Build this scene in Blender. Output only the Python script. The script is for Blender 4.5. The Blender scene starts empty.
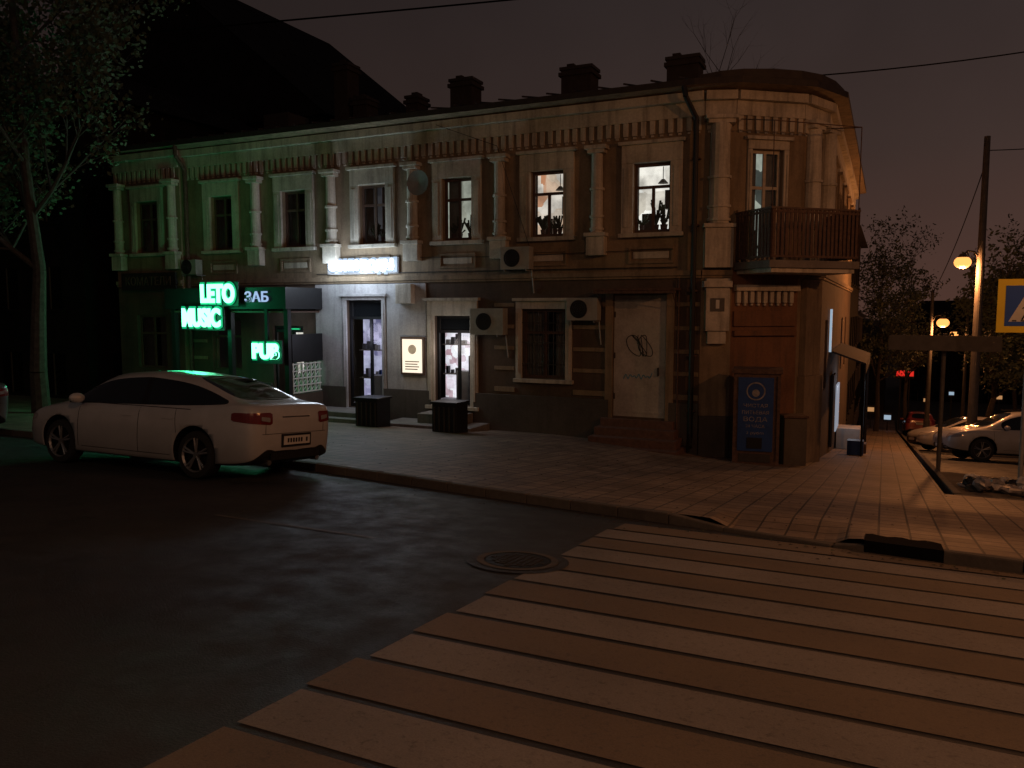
import bpy, bmesh, math, random
from mathutils import Vector, Matrix
from mathutils.bvhtree import BVHTree
random.seed(7)
D=bpy.data
scene=bpy.context.scene
col=scene.collection
scene.view_settings.view_transform='Standard'
scene.view_settings.look='None'
scene.view_settings.exposure=0

# ---------------------------------------------------------------- materials
MATS={}
def newmat(name):
    m=D.materials.new(name); m.use_nodes=True
    nt=m.node_tree
    for n in list(nt.nodes): nt.nodes.remove(n)
    out=nt.nodes.new('ShaderNodeOutputMaterial')
    b=nt.nodes.new('ShaderNodeBsdfPrincipled')
    nt.links.new(b.outputs[0],out.inputs[0])
    MATS[name]=m
    return m,nt,b,out
def N(nt,t,**k):
    n=nt.nodes.new(t)
    for a,v in k.items(): setattr(n,a,v)
    return n
def pos(nt,scale=(1,1,1)):
    g=N(nt,'ShaderNodeNewGeometry'); mp=N(nt,'ShaderNodeMapping')
    mp.inputs['Scale'].default_value=scale
    nt.links.new(g.outputs['Position'],mp.inputs['Vector'])
    return mp.outputs[0]
def noise(nt,vec,scale,detail=4,rough=.6):
    n=N(nt,'ShaderNodeTexNoise'); n.inputs['Scale'].default_value=scale
    n.inputs['Detail'].default_value=detail; n.inputs['Roughness'].default_value=rough
    nt.links.new(vec,n.inputs['Vector']); return n.outputs[0]
def ramp(nt,fac,stops):
    r=N(nt,'ShaderNodeValToRGB'); e=r.color_ramp.elements
    e[0].position=stops[0][0]; e[0].color=(*stops[0][1],1)
    e[1].position=stops[-1][0]; e[1].color=(*stops[-1][1],1)
    for p,c in stops[1:-1]:
        x=e.new(p); x.color=(*c,1)
    nt.links.new(fac,r.inputs[0]); return r.outputs[0]
def mixc(nt,fac,a,b,mode='MIX'):
    m=N(nt,'ShaderNodeMix',data_type='RGBA',blend_type=mode)
    if isinstance(fac,(int,float)): m.inputs[0].default_value=fac
    else: nt.links.new(fac,m.inputs[0])
    for i,v in ((6,a),(7,b)):
        if isinstance(v,tuple): m.inputs[i].default_value=(*v,1)
        else: nt.links.new(v,m.inputs[i])
    return m.outputs[2]
def bump(nt,b,h,strength=.3,dist=.01):
    n=N(nt,'ShaderNodeBump'); n.inputs['Strength'].default_value=strength; n.inputs['Distance'].default_value=dist
    nt.links.new(h,n.inputs['Height']); nt.links.new(n.outputs[0],b.inputs['Normal'])
def sc(c,k): return tuple(min(1,x*k) for x in c)
def plain(name,c,rough=.6,metal=0,var=.25,nscale=6,bmp=.15,spec=.5):
    m,nt,b,o=newmat(name)
    v=pos(nt); n=noise(nt,v,nscale,5)
    cc=ramp(nt,n,[(.3,sc(c,1-var)),(.7,sc(c,1+var))])
    nt.links.new(cc,b.inputs['Base Color'])
    b.inputs['Roughness'].default_value=rough; b.inputs['Metallic'].default_value=metal
    b.inputs['Specular IOR Level'].default_value=spec
    if bmp: bump(nt,b,noise(nt,v,nscale*9,3),bmp,.004)
    return m
def plaster(name,c,dirt=.6,stain=(.05,.040,.032)):
    m,nt,b,o=newmat(name)
    v=pos(nt)
    big=noise(nt,v,.9,6,.65)
    streak=noise(nt,pos(nt,(3.5,3.5,.35)),1.6,5,.6)
    fine=noise(nt,v,22,4)
    c1=ramp(nt,big,[(.3,sc(c,.62)),(.55,c),(.75,sc(c,1.12))])
    f=ramp(nt,streak,[(.48,(0,0,0)),(.75,(dirt,)*3)])
    c2=mixc(nt,f,c1,stain)
    c3=mixc(nt,.25,c2,ramp(nt,fine,[(.35,(.35,.35,.35)),(.65,(1,1,1))]),'MULTIPLY')
    nt.links.new(c3,b.inputs['Base Color']); b.inputs['Roughness'].default_value=.9
    bump(nt,b,fine,.4,.01)
    return m
def emis(name,c,s,base=(.02,.02,.02)):
    m,nt,b,o=newmat(name)
    b.inputs['Base Color'].default_value=(*base,1)
    b.inputs['Emission Color'].default_value=(*c,1); b.inputs['Emission Strength'].default_value=s
    return m
plaster('plaster_ochre',(.27,.205,.135))
plaster('plaster_white',(.56,.52,.44),.6)
plaster('plaster_brown',(.10,.07,.05))
plaster('plaster_orange',(.20,.10,.055))
plaster('plaster_plinth',(.085,.075,.065))
plaster('plaster_grey',(.45,.45,.46),.35)
plaster('plaster_dark',(.04,.036,.036))
plaster('concrete',(.20,.18,.165),.4)
plaster('kerb_stone',(.11,.095,.08),.4)
plaster('door_paint',(.44,.43,.40),.3,(.16,.14,.12))
plain('roof_metal',(.03,.024,.022),.7,.1)
plain('chimney_brick',(.03,.024,.023),.95)
plain('black_metal',(.02,.02,.022),.45,.5,.1)
plain('rust_iron',(.10,.06,.045),.75,.2,.4,14)
plain('grey_metal',(.28,.29,.30),.5,.4,.15)
plain('white_plastic',(.55,.55,.52),.5,0,.1)
plain('ac_plastic',(.30,.30,.28),.6,0,.2,4)
plain('window_wood',(.42,.38,.32),.6)
plain('brown_wood',(.09,.055,.04),.6)
plain('curtain',(.2,.19,.17),.95,0,.25,5)
plain('dark_room',(.006,.006,.007),.9,0,.3)
plain('rubber',(.012,.012,.012),.8,0,.2,20)
plain('matte_black',(.006,.006,.006),1,0,.2,20,0,.05)
plain('chrome',(.5,.5,.52),.2,.95,.05,4,0)
plain('rim',(.22,.23,.24),.4,.7,.1,4,0)
plain('bark',(.055,.047,.04),.95,0,.4,9,.8)
plain('leaf',(.062,.078,.042),.75,0,.5,3,0)
plain('dirt',(.06,.048,.038),.95,0,.45,2.5,.8)
plain('snow_dirty',(.35,.34,.34),.8,0,.4,7,.6)
plain('bag',(.22,.21,.22),.4,0,.5,8,.3)
plain('sign_yellow',(.80,.62,.03),.5,0,.05,3,0)
plain('sign_blue',(.02,.09,.45),.4,0,.05,3,0)
plain('machine_blue',(.012,.05,.20),.4,0,.15,3,0)
plain('paint_black',(.01,.01,.01),.6,0,.1,3,0)
plain('paint_spray_blue',(.05,.22,.35),.6,0,.1,3,0)
plain('sign_back',(.10,.095,.09),.7,.2,.2)
plain('house_dark',(.018,.016,.016),.98,0,.3,1,.15,.1)
plain('house_far',(.035,.028,.026),.95,0,.3,1)
plain('awning',(.02,.025,.045),.8,0,.2)
plain('tile_red',(.11,.06,.045),.8,0,.3,9)
plain('grille_iron',(.05,.045,.04),.6,.4,.2)
def glassmat(name,c=(.01,.012,.014),r=.06):
    m,nt,b,o=newmat(name); b.inputs['Base Color'].default_value=(*c,1)
    b.inputs['Roughness'].default_value=r; b.inputs['Specular IOR Level'].default_value=.7
glassmat('car_glass')
m,nt,b,o=newmat('window_glass')
tr=N(nt,'ShaderNodeBsdfTransparent'); tr.inputs[0].default_value=(.85,.87,.87,1)
gl=N(nt,'ShaderNodeBsdfGlossy'); gl.inputs['Roughness'].default_value=.08
fr=N(nt,'ShaderNodeFresnel'); fr.inputs[0].default_value=1.5
ms=N(nt,'ShaderNodeMixShader'); nt.links.new(fr.outputs[0],ms.inputs[0]); nt.links.new(tr.outputs[0],ms.inputs[1]); nt.links.new(gl.outputs[0],ms.inputs[2]); nt.links.new(ms.outputs[0],o.inputs[0])
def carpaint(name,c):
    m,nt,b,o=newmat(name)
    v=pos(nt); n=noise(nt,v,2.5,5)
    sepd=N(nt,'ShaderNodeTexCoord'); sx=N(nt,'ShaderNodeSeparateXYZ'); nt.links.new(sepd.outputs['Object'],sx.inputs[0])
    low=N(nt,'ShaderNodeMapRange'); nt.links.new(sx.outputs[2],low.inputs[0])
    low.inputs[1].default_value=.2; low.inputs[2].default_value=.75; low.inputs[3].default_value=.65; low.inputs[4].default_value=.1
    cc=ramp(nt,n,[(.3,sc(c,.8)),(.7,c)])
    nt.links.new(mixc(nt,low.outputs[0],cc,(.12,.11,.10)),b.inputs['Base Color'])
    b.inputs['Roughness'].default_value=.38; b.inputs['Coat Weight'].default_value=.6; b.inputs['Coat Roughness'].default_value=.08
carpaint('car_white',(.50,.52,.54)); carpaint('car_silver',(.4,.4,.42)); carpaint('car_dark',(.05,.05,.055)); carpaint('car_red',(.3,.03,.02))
glassmat('tail_red',(.13,.012,.01),.15)
glassmat('headlamp',(.25,.25,.26),.12)
def asphalt(name,c):
    m,nt,b,o=newmat(name)
    v=pos(nt)
    big=noise(nt,v,.35,6,.65); fine=noise(nt,v,70,3,.7); mid=noise(nt,v,3,5,.6)
    c1=ramp(nt,big,[(.35,sc(c,.65)),(.65,sc(c,1.3))])
    c2=mixc(nt,.55,c1,ramp(nt,fine,[(.4,(.35,.35,.35)),(.62,(1.0,1.0,1.0))]),'MULTIPLY')
    vo=N(nt,'ShaderNodeTexVoronoi',feature='DISTANCE_TO_EDGE'); vo.inputs['Scale'].default_value=.33
    mixv=N(nt,'ShaderNodeVectorMath',operation='ADD'); nt.links.new(v,mixv.inputs[0])
    nn=N(nt,'ShaderNodeTexNoise'); nn.inputs['Scale'].default_value=1.8; nn.inputs['Detail'].default_value=5; nt.links.new(v,nn.inputs['Vector'])
    nt.links.new(nn.outputs[1],mixv.inputs[1]); nt.links.new(mixv.outputs[0],vo.inputs['Vector'])
    cr=ramp(nt,vo.outputs[0],[(.0,(.6,.6,.6)),(.006,(0,0,0))])
    c3=mixc(nt,cr,c2,(.012,.011,.01))
    nt.links.new(c3,b.inputs['Base Color'])
    nt.links.new(ramp(nt,mid,[(.3,(.5,.5,.5)),(.7,(.78,.78,.78))]),b.inputs['Roughness'])
    b.inputs['Specular IOR Level'].default_value=.4
    bump(nt,b,fine,.6,.008)
asphalt('asphalt',(.042,.042,.043))
def paint(name,c,wear=(.075,.066,.058)):
    m,nt,b,o=newmat(name)
    v=pos(nt)
    fine=noise(nt,v,95,3,.7); w=noise(nt,v,.8,5,.55); w2=noise(nt,v,26,4,.7)
    f=ramp(nt,w,[(.34,(.5,.5,.5)),(.66,(.15,.15,.15))])
    f2=ramp(nt,w2,[(.33,(.35,.35,.35)),(.45,(0,0,0))])
    f3=mixc(nt,1.0,f,f2,'ADD')
    cc=mixc(nt,f3,c,wear)
    c2=mixc(nt,.4,cc,ramp(nt,fine,[(.38,(.5,.5,.5)),(.6,(1,1,1))]),'MULTIPLY')
    nt.links.new(c2,b.inputs['Base Color']); b.inputs['Roughness'].default_value=.75
    bump(nt,b,fine,.4,.006)
paint('paint_white',(.29,.265,.24)); paint('paint_yellow',(.205,.155,.105)); paint('paint_faint',(.12,.115,.11))
# pavers
m,nt,b,o=newmat('pavers')
v=pos(nt)
br=N(nt,'ShaderNodeTexBrick'); br.inputs['Scale'].default_value=1; br.inputs['Brick Width'].default_value=.3; br.inputs['Row Height'].default_value=.3
br.offset=0; br.inputs['Mortar Size'].default_value=.013; br.inputs['Mortar Smooth'].default_value=.3
br.inputs['Color1'].default_value=(.21,.155,.115,1); br.inputs['Color2'].default_value=(.33,.25,.185,1); br.inputs['Mortar'].default_value=(.04,.03,.025,1)
nt.links.new(v,br.inputs['Vector'])
g=ramp(nt,noise(nt,v,.7,7,.7),[(.35,(.45,.42,.40)),(.65,(1,1,1))])
g2=ramp(nt,noise(nt,v,9,5,.7),[(.35,(.6,.6,.6)),(.6,(1,1,1))])
nt.links.new(mixc(nt,.7,mixc(nt,.9,br.outputs[0],g,'MULTIPLY'),g2,'MULTIPLY'),b.inputs['Base Color']); b.inputs['Roughness'].default_value=.65
inv=N(nt,'ShaderNodeMath',operation='SUBTRACT'); inv.inputs[0].default_value=1; nt.links.new(br.outputs[1],inv.inputs[1])
bump(nt,b,inv.outputs[0],.6,.01)
# emissive
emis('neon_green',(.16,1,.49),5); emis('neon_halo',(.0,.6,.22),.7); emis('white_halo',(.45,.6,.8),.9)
emis('neon_white',(.8,.9,1),9); emis('neon_ice',(.45,.6,1),.8)
emis('sodium',(1,.36,.09),1.9)
emis('shop_white',(.75,.82,1),.3); emis('poster_light',(1,.85,.66),1.2)
emis('dot_red',(1,.03,.02),.7); emis('dot_warm',(1,.5,.2),.45); emis('dot_cool',(.6,.8,1),.5)
def litroom(name,c1,c2,c3,s,scale=3,nlow=.35):
    m,nt,b,o=newmat(name)
    v=pos(nt); vo=N(nt,'ShaderNodeTexVoronoi',distance='CHEBYCHEV'); vo.inputs['Scale'].default_value=scale; nt.links.new(v,vo.inputs['Vector'])
    sp=N(nt,'ShaderNodeSeparateColor'); nt.links.new(vo.outputs['Color'],sp.inputs[0])
    cc=ramp(nt,sp.outputs[0],[(.0,c1),(.35,c2),(.9,c3)])
    g=ramp(nt,noise(nt,v,2.2,3),[(.3,(nlow,)*3),(.6,(1,1,1))])
    nt.links.new(mixc(nt,.8,cc,g,'MULTIPLY'),b.inputs['Emission Color']); b.inputs['Emission Strength'].default_value=s
    b.inputs['Base Color'].default_value=(.1,.1,.1,1)
litroom('room_warm',(.6,.25,.12),(.8,.62,.46),(.9,.82,.72),.95,3.2)
litroom('room_white',(.55,.5,.42),(.88,.83,.74),(.97,.95,.88),1.25,2.6)
litroom('room_dim',(.07,.08,.07),(.42,.43,.35),(.5,.54,.46),.8,1.6)
litroom('room_faint',(.03,.03,.04),(.07,.07,.08),(.1,.1,.11),.4,1.6)
litroom('shop_warm',(.5,.3,.35),(.85,.8,.9),(.95,.95,1),1.3,5)
litroom('shop_cool',(.2,.2,.4),(.55,.52,.8),(.7,.72,1),.8,4)

# ---------------------------------------------------------------- builder
def empty(name,loc=(0,0,0)):
    e=D.objects.new(name,None); e.empty_display_size=.2; e.location=loc; col.objects.link(e); return e
class Fr:
    def __init__(s,o,d):
        s.o=Vector(o); s.d=Vector(d).normalized(); s.n=Vector((s.d.y,-s.d.x))
    def w(s,a,n,z):
        p=s.o+s.d*a+s.n*n; return (p.x,p.y,z)
class MB:
    def __init__(s): s.v=[];s.f=[];s.m=[];s.ml=[]
    def mi(s,m):
        if m not in s.ml: s.ml.append(m)
        return s.ml.index(m)
    def face(s,pts,m):
        i=len(s.v); s.v+= [tuple(p) for p in pts]; s.f.append(tuple(range(i,i+len(pts)))); s.m.append(s.mi(m))
    def hexa(s,p,m):
        i=len(s.v); s.v+=[tuple(q) for q in p]; k=s.mi(m)
        for f in ((0,3,2,1),(4,5,6,7),(0,1,5,4),(1,2,6,5),(2,3,7,6),(3,0,4,7)):
            s.f.append(tuple(i+j for j in f)); s.m.append(k)
    def box(s,x0,x1,y0,y1,z0,z1,m):
        s.hexa([(x0,y0,z0),(x1,y0,z0),(x1,y1,z0),(x0,y1,z0),(x0,y0,z1),(x1,y0,z1),(x1,y1,z1),(x0,y1,z1)],m)
    def fbox(s,F,a0,a1,n0,n1,z0,z1,m):
        s.hexa([F.w(a0,n1,z0),F.w(a1,n1,z0),F.w(a1,n0,z0),F.w(a0,n0,z0),F.w(a0,n1,z1),F.w(a1,n1,z1),F.w(a1,n0,z1),F.w(a0,n0,z1)],m)
    def prism(s,poly,z0,z1,m):
        i=len(s.v);n=len(poly);k=s.mi(m)
        s.v+=[(p[0],p[1],z0) for p in poly]+[(p[0],p[1],z1) for p in poly]
        s.f.append(tuple(range(i,i+n))[::-1]);s.m.append(k)
        s.f.append(tuple(range(i+n,i+2*n)));s.m.append(k)
        for j in range(n):
            s.f.append((i+j,i+(j+1)%n,i+n+(j+1)%n,i+n+j));s.m.append(k)
    def cyl(s,p0,p1,r0,r1,seg,m,cap=True):
        p0=Vector(p0);p1=Vector(p1);d=(p1-p0)
        if d.length<1e-6: return
        d.normalize(); u=d.orthogonal().normalized(); w=d.cross(u); i=len(s.v);k=s.mi(m)
        for p,r in((p0,r0),(p1,r1)):
            for j in range(seg):
                a=2*math.pi*j/seg; s.v.append(tuple(p+(u*math.cos(a)+w*math.sin(a))*r))
        for j in range(seg):
            s.f.append((i+j,i+(j+1)%seg,i+seg+(j+1)%seg,i+seg+j));s.m.append(k)
        if cap:
            s.f.append(tuple(range(i,i+seg))[::-1]);s.m.append(k)
            s.f.append(tuple(range(i+seg,i+2*seg)));s.m.append(k)
    def wall(s,F,a0,a1,z0,z1,holes,m,n=0,rev=.25,mr=None):
        xs=sorted({a0,a1}|{h[0] for h in holes}|{h[1] for h in holes}); zs=sorted({z0,z1}|{h[2] for h in holes}|{h[3] for h in holes})
        for i in range(len(xs)-1):
            for j in range(len(zs)-1):
                cx=(xs[i]+xs[i+1])/2;cz=(zs[j]+zs[j+1])/2
                if any(h[0]<cx<h[1] and h[2]<cz<h[3] for h in holes): continue
                s.face([F.w(xs[i],n,zs[j]),F.w(xs[i+1],n,zs[j]),F.w(xs[i+1],n,zs[j+1]),F.w(xs[i],n,zs[j+1])],m)
        mr=mr or m
        for h in holes:
            A=[(h[0],h[2]),(h[1],h[2]),(h[1],h[3]),(h[0],h[3])]
            for q in range(4):
                p,r=A[q],A[(q+1)%4]
                s.face([F.w(p[0],n,p[1]),F.w(r[0],n,r[1]),F.w(r[0],n-rev,r[1]),F.w(p[0],n-rev,p[1])],mr)
    def build(s,name,parent=None,smooth=False,bevel=0,recalc=True):
        me=D.meshes.new(name); me.from_pydata(s.v,[],s.f)
        for m in s.ml: me.materials.append(MATS[m])
        me.polygons.foreach_set('material_index',s.m)
        if smooth: me.polygons.foreach_set('use_smooth',[True]*len(s.f))
        me.update()
        if recalc:
            bm=bmesh.new(); bm.from_mesh(me); bmesh.ops.recalc_face_normals(bm,faces=bm.faces); bm.to_mesh(me); bm.free()
        ob=D.objects.new(name,me); col.objects.link(ob)
        if parent: ob.parent=parent
        if bevel:
            md=ob.modifiers.new('b','BEVEL'); md.width=bevel; md.segments=1; md.limit_method='ANGLE'
        return ob
def text(name,s,center,w,h,m,parent,rotz=0,ext=.01,bold=0):
    cu=D.curves.new(name,'FONT'); cu.body=s; cu.size=1; cu.extrude=ext; cu.align_x='CENTER'; cu.align_y='CENTER'; cu.offset=bold
    ob=D.objects.new(name,cu); col.objects.link(ob); cu.materials.append(MATS[m])
    bpy.context.view_layer.update()
    dx,dy=ob.dimensions.x,ob.dimensions.y
    ob.scale=(w/dx,h/dy,1); ob.rotation_euler=(math.pi/2,0,rotz); ob.location=center; ob.parent=parent
    return ob
def light(name,loc,power,c,parent=None,r=.1,typ='POINT',aim=None,cone=None,blend=1.0):
    l=D.lights.new(name,typ); l.energy=power; l.color=c
    l.shadow_soft_size=r
    ob=D.objects.new(name,l); ob.location=loc
    if typ=='SPOT':
        l.spot_size=math.radians(cone); l.spot_blend=blend
        ob.rotation_euler=(Vector(aim)-Vector(loc)).to_track_quat('-Z','Y').to_euler()
    col.objects.link(ob)
    if parent: ob.parent=parent
    return ob

# ---------------------------------------------------------------- terrain
def sst(t): t=max(0,min(1,t)); return t*t*(3-2*t)
def gz(x,y):
    if y<-40: y0=-40
    elif y>75: y0=75
    else: y0=y
    z=-.09*y0-max(0,y0-8)*.03*sst((x+8)/6)
    if y>75: z-=.01*min(y-75,400)
    return z
def kerbY(x):
    P=[(-200,10.6),(-40,10.4),(-12,10.1),(-7.8,9.75),(-1.5,8.75),(-.39,8.5),(1.2,8.27),(14,8.0),(200,8)]
    for (a,b),(c,d) in zip(P,P[1:]):
        if a<=x<=c: return b+(d-b)*(x-a)/(c-a)
    return 8
def soff(x,y):  # pavement height above road plane, with dropped kerb at the crossing
    t=1-sst((abs(x+.95)-.5)/.25)
    k=1-sst((y-kerbY(x))/1.2)
    return .11-.09*t*k
def sheet(name,xs,ys,f,m,off=0):
    b=MB(); k=b.mi(m); nx=len(xs);ny=len(ys)
    for x in xs:
        for t in ys:
            y=f(x,t); o=off(x,y) if callable(off) else off
            b.v.append((x,y,gz(x,y)+o))
    for i in range(nx-1):
        for j in range(ny-1):
            b.f.append((i*ny+j,(i+1)*ny+j,(i+1)*ny+j+1,i*ny+j+1)); b.m.append(k)
    return b.build(name)
def rng(a,b,st):
    n=max(1,int(round((b-a)/st))); return [a+(b-a)*i/n for i in range(n+1)]
xs=[-900,-500,-300,-150,-90]+rng(-60,40,1)+[70,150,300,600,900]
ys=[-300,-100,-60]+rng(-40,80,1)+[100,150,250,500,1000]
sheet('ground',xs,ys,lambda x,t:t,'dirt',-.06)
sheet('road',rng(-90,60,.5),rng(0,1,1/40),lambda x,t:-14+t*(kerbY(x)-.12+14),'asphalt',0)
sheet('side_street',rng(1.1,20,.45),rng(21,82,.5),lambda x,t:t,'asphalt',0)
xa=rng(-90,-4,.5)+rng(-3.75,-1.72,.25); xb=rng(-1.70,2,.12)+rng(2.3,30,.35)
def kk(x): return kerbY(x)+.04
sheet('pavement',xa+[ -1.711],rng(0,1,1/50),lambda x,t:kk(x)+t*(22-kk(x)),'pavers',soff)
sheet('pavement',[-1.711]+xb,rng(0,1,1/50),lambda x,t:kk(x)+t*(14.6-kk(x)),'pavers',soff)
sheet('pavement',rng(-1.711,.95,.4),rng(14.6,82,.5),lambda x,t:t,'pavers',soff)
def kerb(name,pts,w=.15,flip=1):
    b=MB()
    for i in range(len(pts)-1):
        p=Vector(pts[i]);q=Vector(pts[i+1]); L=(q-p).length; n=max(1,int(L/.6)); d=(q-p)/n
        nn=Vector((d.y,-d.x)).normalized()*w*flip
        for j in range(n):
            a=p+d*(j+.006);c=p+d*(j+.994)
            pts8=[]
            for zt in (0,1):
                for (P,inn) in ((a+nn,1),(c+nn,1),(c,0),(a,0)):
                    z=gz(P.x,P.y)+(-.1 if zt==0 else soff(P.x,max(P.y,kerbY(P.x)+.0))+.006+random.uniform(-.003,.003) )
                    pts8.append((P.x,P.y,z))
            b.hexa(pts8,'kerb_stone')
    return b.build(name,bevel=.012)
kp=[(x,kerbY(x)+.05) for x in (-90,-40,-12,-7.8,-1.5,-.39,1.2,14,30)]
kerb('kerb',kp)
kerb('kerb',[(1.10,15.0),(1.10,82)],.13,flip=1)
kerb('kerb',[(1.1,14.75),(30,14.75)],.13,flip=1)
sheet('dirt_patch',rng(1.1,20,.4),rng(14.75,21.2,.3),lambda x,t:t,'dirt',lambda x,y:.05+.03*math.sin(x*3)*math.sin(y*2.3))
mk=MB()
def strip(b,x0,x1,y0,y1,m,off=.005):
    n=max(1,int((x1-x0)/.5))
    for i in range(n):
        a=x0+(x1-x0)*i/n;c=x0+(x1-x0)*(i+1)/n
        b.face([(a,y0,gz(a,y0)+off),(c,y0,gz(c,y0)+off),(c,y1,gz(c,y1)+off),(a,y1,gz(a,y1)+off)],m)
y=.6;i=0
while y<8.1:
    xl=-2.55+random.uniform(-.03,.03)
    strip(mk,xl,3.6,y,y+.43,'paint_white' if i%2==0 else 'paint_yellow'); y+=.49;i+=1
mk.build('zebra_crossing',recalc=False)
lm=MB(); strip(lm,-6.3,-4.3,6.1,6.16,'paint_faint'); lm.build('lane_marking',recalc=False)
mh=MB(); cx,cy=-2.78,6.05
def disc(b,r0,r1,z,m,seg=36):
    for i in range(seg):
        a=2*math.pi*i/seg;c=2*math.pi*(i+1)/seg
        P=[]
        for rr,t in((r0,a),(r1,a),(r1,c),(r0,c)):
            x=cx+rr*math.cos(t);yy=cy+rr*math.sin(t); P.append((x,yy,gz(x,yy)+z))
        b.face(P,m)
disc(mh,.001,.27,.012,'black_metal');disc(mh,.27,.29,.009,'rubber');disc(mh,.29,.35,.014,'kerb_stone'); disc(mh,.35,.44,.009,'asphalt')
for k in range(-4,5):
    for j in range(-4,5):
        if k*k+j*j<17:
            x=cx+k*.055;yy=cy+j*.055; z=gz(x,yy)+.012; mh.box(x-.018,x+.018,yy-.018,yy+.018,z-.006,z+.006,'grille_iron')
mh.build('manhole_cover')
# flat dark patch over the pavement edge and kerb face
dr=MB()
def dz(x,y,o=.011): return (x,y,gz(x,y)+soff(x,max(y,kerbY(x)))+o)
n=10
for i in range(n):
    a=-.12+.68*i/n; c=-.12+.68*(i+1)/n
    ea,ec=.05*math.sin(i*1.7),.05*math.sin((i+1)*1.7)
    for (p,q) in((-.11,.12),(.12,.38)):
        pa,pc=kerbY(a)+p,kerbY(c)+p; qa,qc=kerbY(a)+q+(ea if q>.2 else 0),kerbY(c)+q+(ec if q>.2 else 0)
        dr.face([dz(a,pa),dz(c,pc),dz(c,qc),dz(a,qa)],'matte_black')
    ya,yc=kerbY(a)-.111,kerbY(c)-.111
    dr.face([(a,ya,gz(a,ya)+.005),(c,yc,gz(c,yc)+.005),dz(c,yc),dz(a,ya)],'matte_black')
dr.build('dark_kerb_patch',recalc=False)

# ---------------------------------------------------------------- main building
H=empty('corner_building')
FM=Fr((0,18.8),(1,0))
FL=Fr((0,18.55),(1,0))
P=[(-3.95,18.8),(-3.3,19.05),(-1.95,20.1),(-1.5,21.2),(-1.5,38)]
def FF(i):
    a=Vector(P[i]);b_=Vector(P[i+1]); return Fr(a,b_-a),(b_-a).length
F1,L1=FF(0);F2,L2=FF(1);F3,L3=FF(2);F4,L4=FF(3)
W=MB(); T=MB(); G=MB()
WX=[-5.15,-7.82,-10.38,-13.05,-15.8,-18.6]
ZB,ZE=-3.0,6.5
holes=[(x-.45,x+.45,3.42,5.03) for x in WX]
lower=[(-6.05,-4.75,-1.02,1.93),(-8.5,-7.3,-.16,1.6),(-11.1,-10.0,-.98,1.42),(-14.0,-12.8,-1.2,1.85),(-16.75,-15.6,-1.3,1.1),(-19.2,-18.0,-.3,1.3)]
ZM=2.45
W.wall(FM,-20.1,-3.95,ZM,ZE,holes,'plaster_ochre')
W.wall(FM,-20.1,-3.95,ZB,ZM,lower,'plaster_brown')
W.wall(FL,-23.0,-20.1,ZM,ZE,[(-22.0,-21.0,3.4,5.0)],'plaster_ochre'); W.wall(FL,-23,-20.1,ZB,ZM,[(-22.2,-20.9,-.3,1.4)],'plaster_brown')
W.face([(-20.1,18.55,ZB),(-20.1,18.8,ZB),(-20.1,18.8,ZE),(-20.1,18.55,ZE)],'plaster_ochre')
W.face([(-23,18.55,ZB),(-23,38,ZB),(-23,38,ZE),(-23,18.55,ZE)],'plaster_ochre')
W.wall(F1,0,L1,ZB-.5,ZE,[],'plaster_ochre')
W.wall(F2,0,L2,2.6,ZE,[(.42,1.22,2.75,5.25)],'plaster_ochre'); W.wall(F2,0,L2,ZB-.5,2.6,[],'plaster_orange')
W.wall(F3,0,L3,ZB-.5,ZE,[],'plaster_ochre')
sideh=[(y-.45,y+.45,3.42,5.03) for y in (2.2,4.9,7.6,10.3,13)]
W.wall(F4,0,L4,ZM,ZE,sideh,'plaster_ochre'); W.wall(F4,0,L4,-6,ZM,[(y-.5,y+.5,-.6,1.3) for y in (2.2,10.3,13)],'plaster_brown')
W.face([(-23,38,-6),(-1.5,38,-6),(-1.5,38,ZE),(-23,38,ZE)],'plaster_dark')
for (c0,c1) in((-20.1,-16.8),(-15.55,-14.05),(-12.75,-11.2),(-9.9,-6.15),(-4.65,-3.95)):
    T.fbox(FM,c0,c1,.003,.08,ZB,-.62,'plaster_plinth')
for F,L in((F1,L1),(F2,L2),(F3,L3)): T.fbox(F,0,L,.003,.08,-3.4,-.9,'plaster_plinth')
def course(F,a0,a1,z0,z1,n,m='plaster_white'): T.fbox(F,a0,a1,.003,n,z0,z1,m)
for (F,a0,a1) in((FM,-20.1,-3.95),(FL,-23,-20.1),(F1,0,L1),(F3,0,L3),(F4,0,L4)):
    course(F,a0,a1,2.38,2.5,.09,'plaster_ochre'); course(F,a0,a1,2.32,2.375,.05,'plaster_ochre')
    course(F,a0,a1,5.98,6.3,.06); course(F,a0,a1,6.303,6.5,.2)
course(F2,0,L2,5.98,6.3,.06); course(F2,0,L2,6.303,6.5,.2)
def teeth(F,a0,a1,z0,z1,st=.215,w=.12,n=.055):
    a=a0+.05
    while a+w<a1:
        T.fbox(F,a,a+w,.003,n,z0+random.uniform(-.01,.01),z1,'plaster_white'); T.fbox(F,a+.02,a+w-.02,.003,n-.015,z0-.06,z0-.012,'plaster_white'); a+=st
for (F,a0,a1) in((FM,-20.1,-3.95),(FL,-23,-20.1),(F1,0,L1),(F2,0,L2),(F3,0,L3),(F4,0,L4)):
    teeth(F,a0,a1,5.66,5.978)
lz=[(-.55,-.42),(.02,.12),(.55,.65),(1.1,1.2),(1.66,1.76)]
spans=[(-4.6,-3.97),(-7.1,-6.2),(-9.3,-8.72),(-20.05,-19.4)]
for a,c in spans:
    for z0,z1 in lz: course(FM,a,c,z0,z1,.03,'plaster_ochre')
course(FM,-15.1,-14.16,-.62,2.3,.035,'plaster_grey'); course(FM,-12.64,-11.36,-.62,2.3,.035,'plaster_grey'); course(FM,-14.16,-12.64,1.98,2.3,.035,'plaster_grey')
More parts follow.
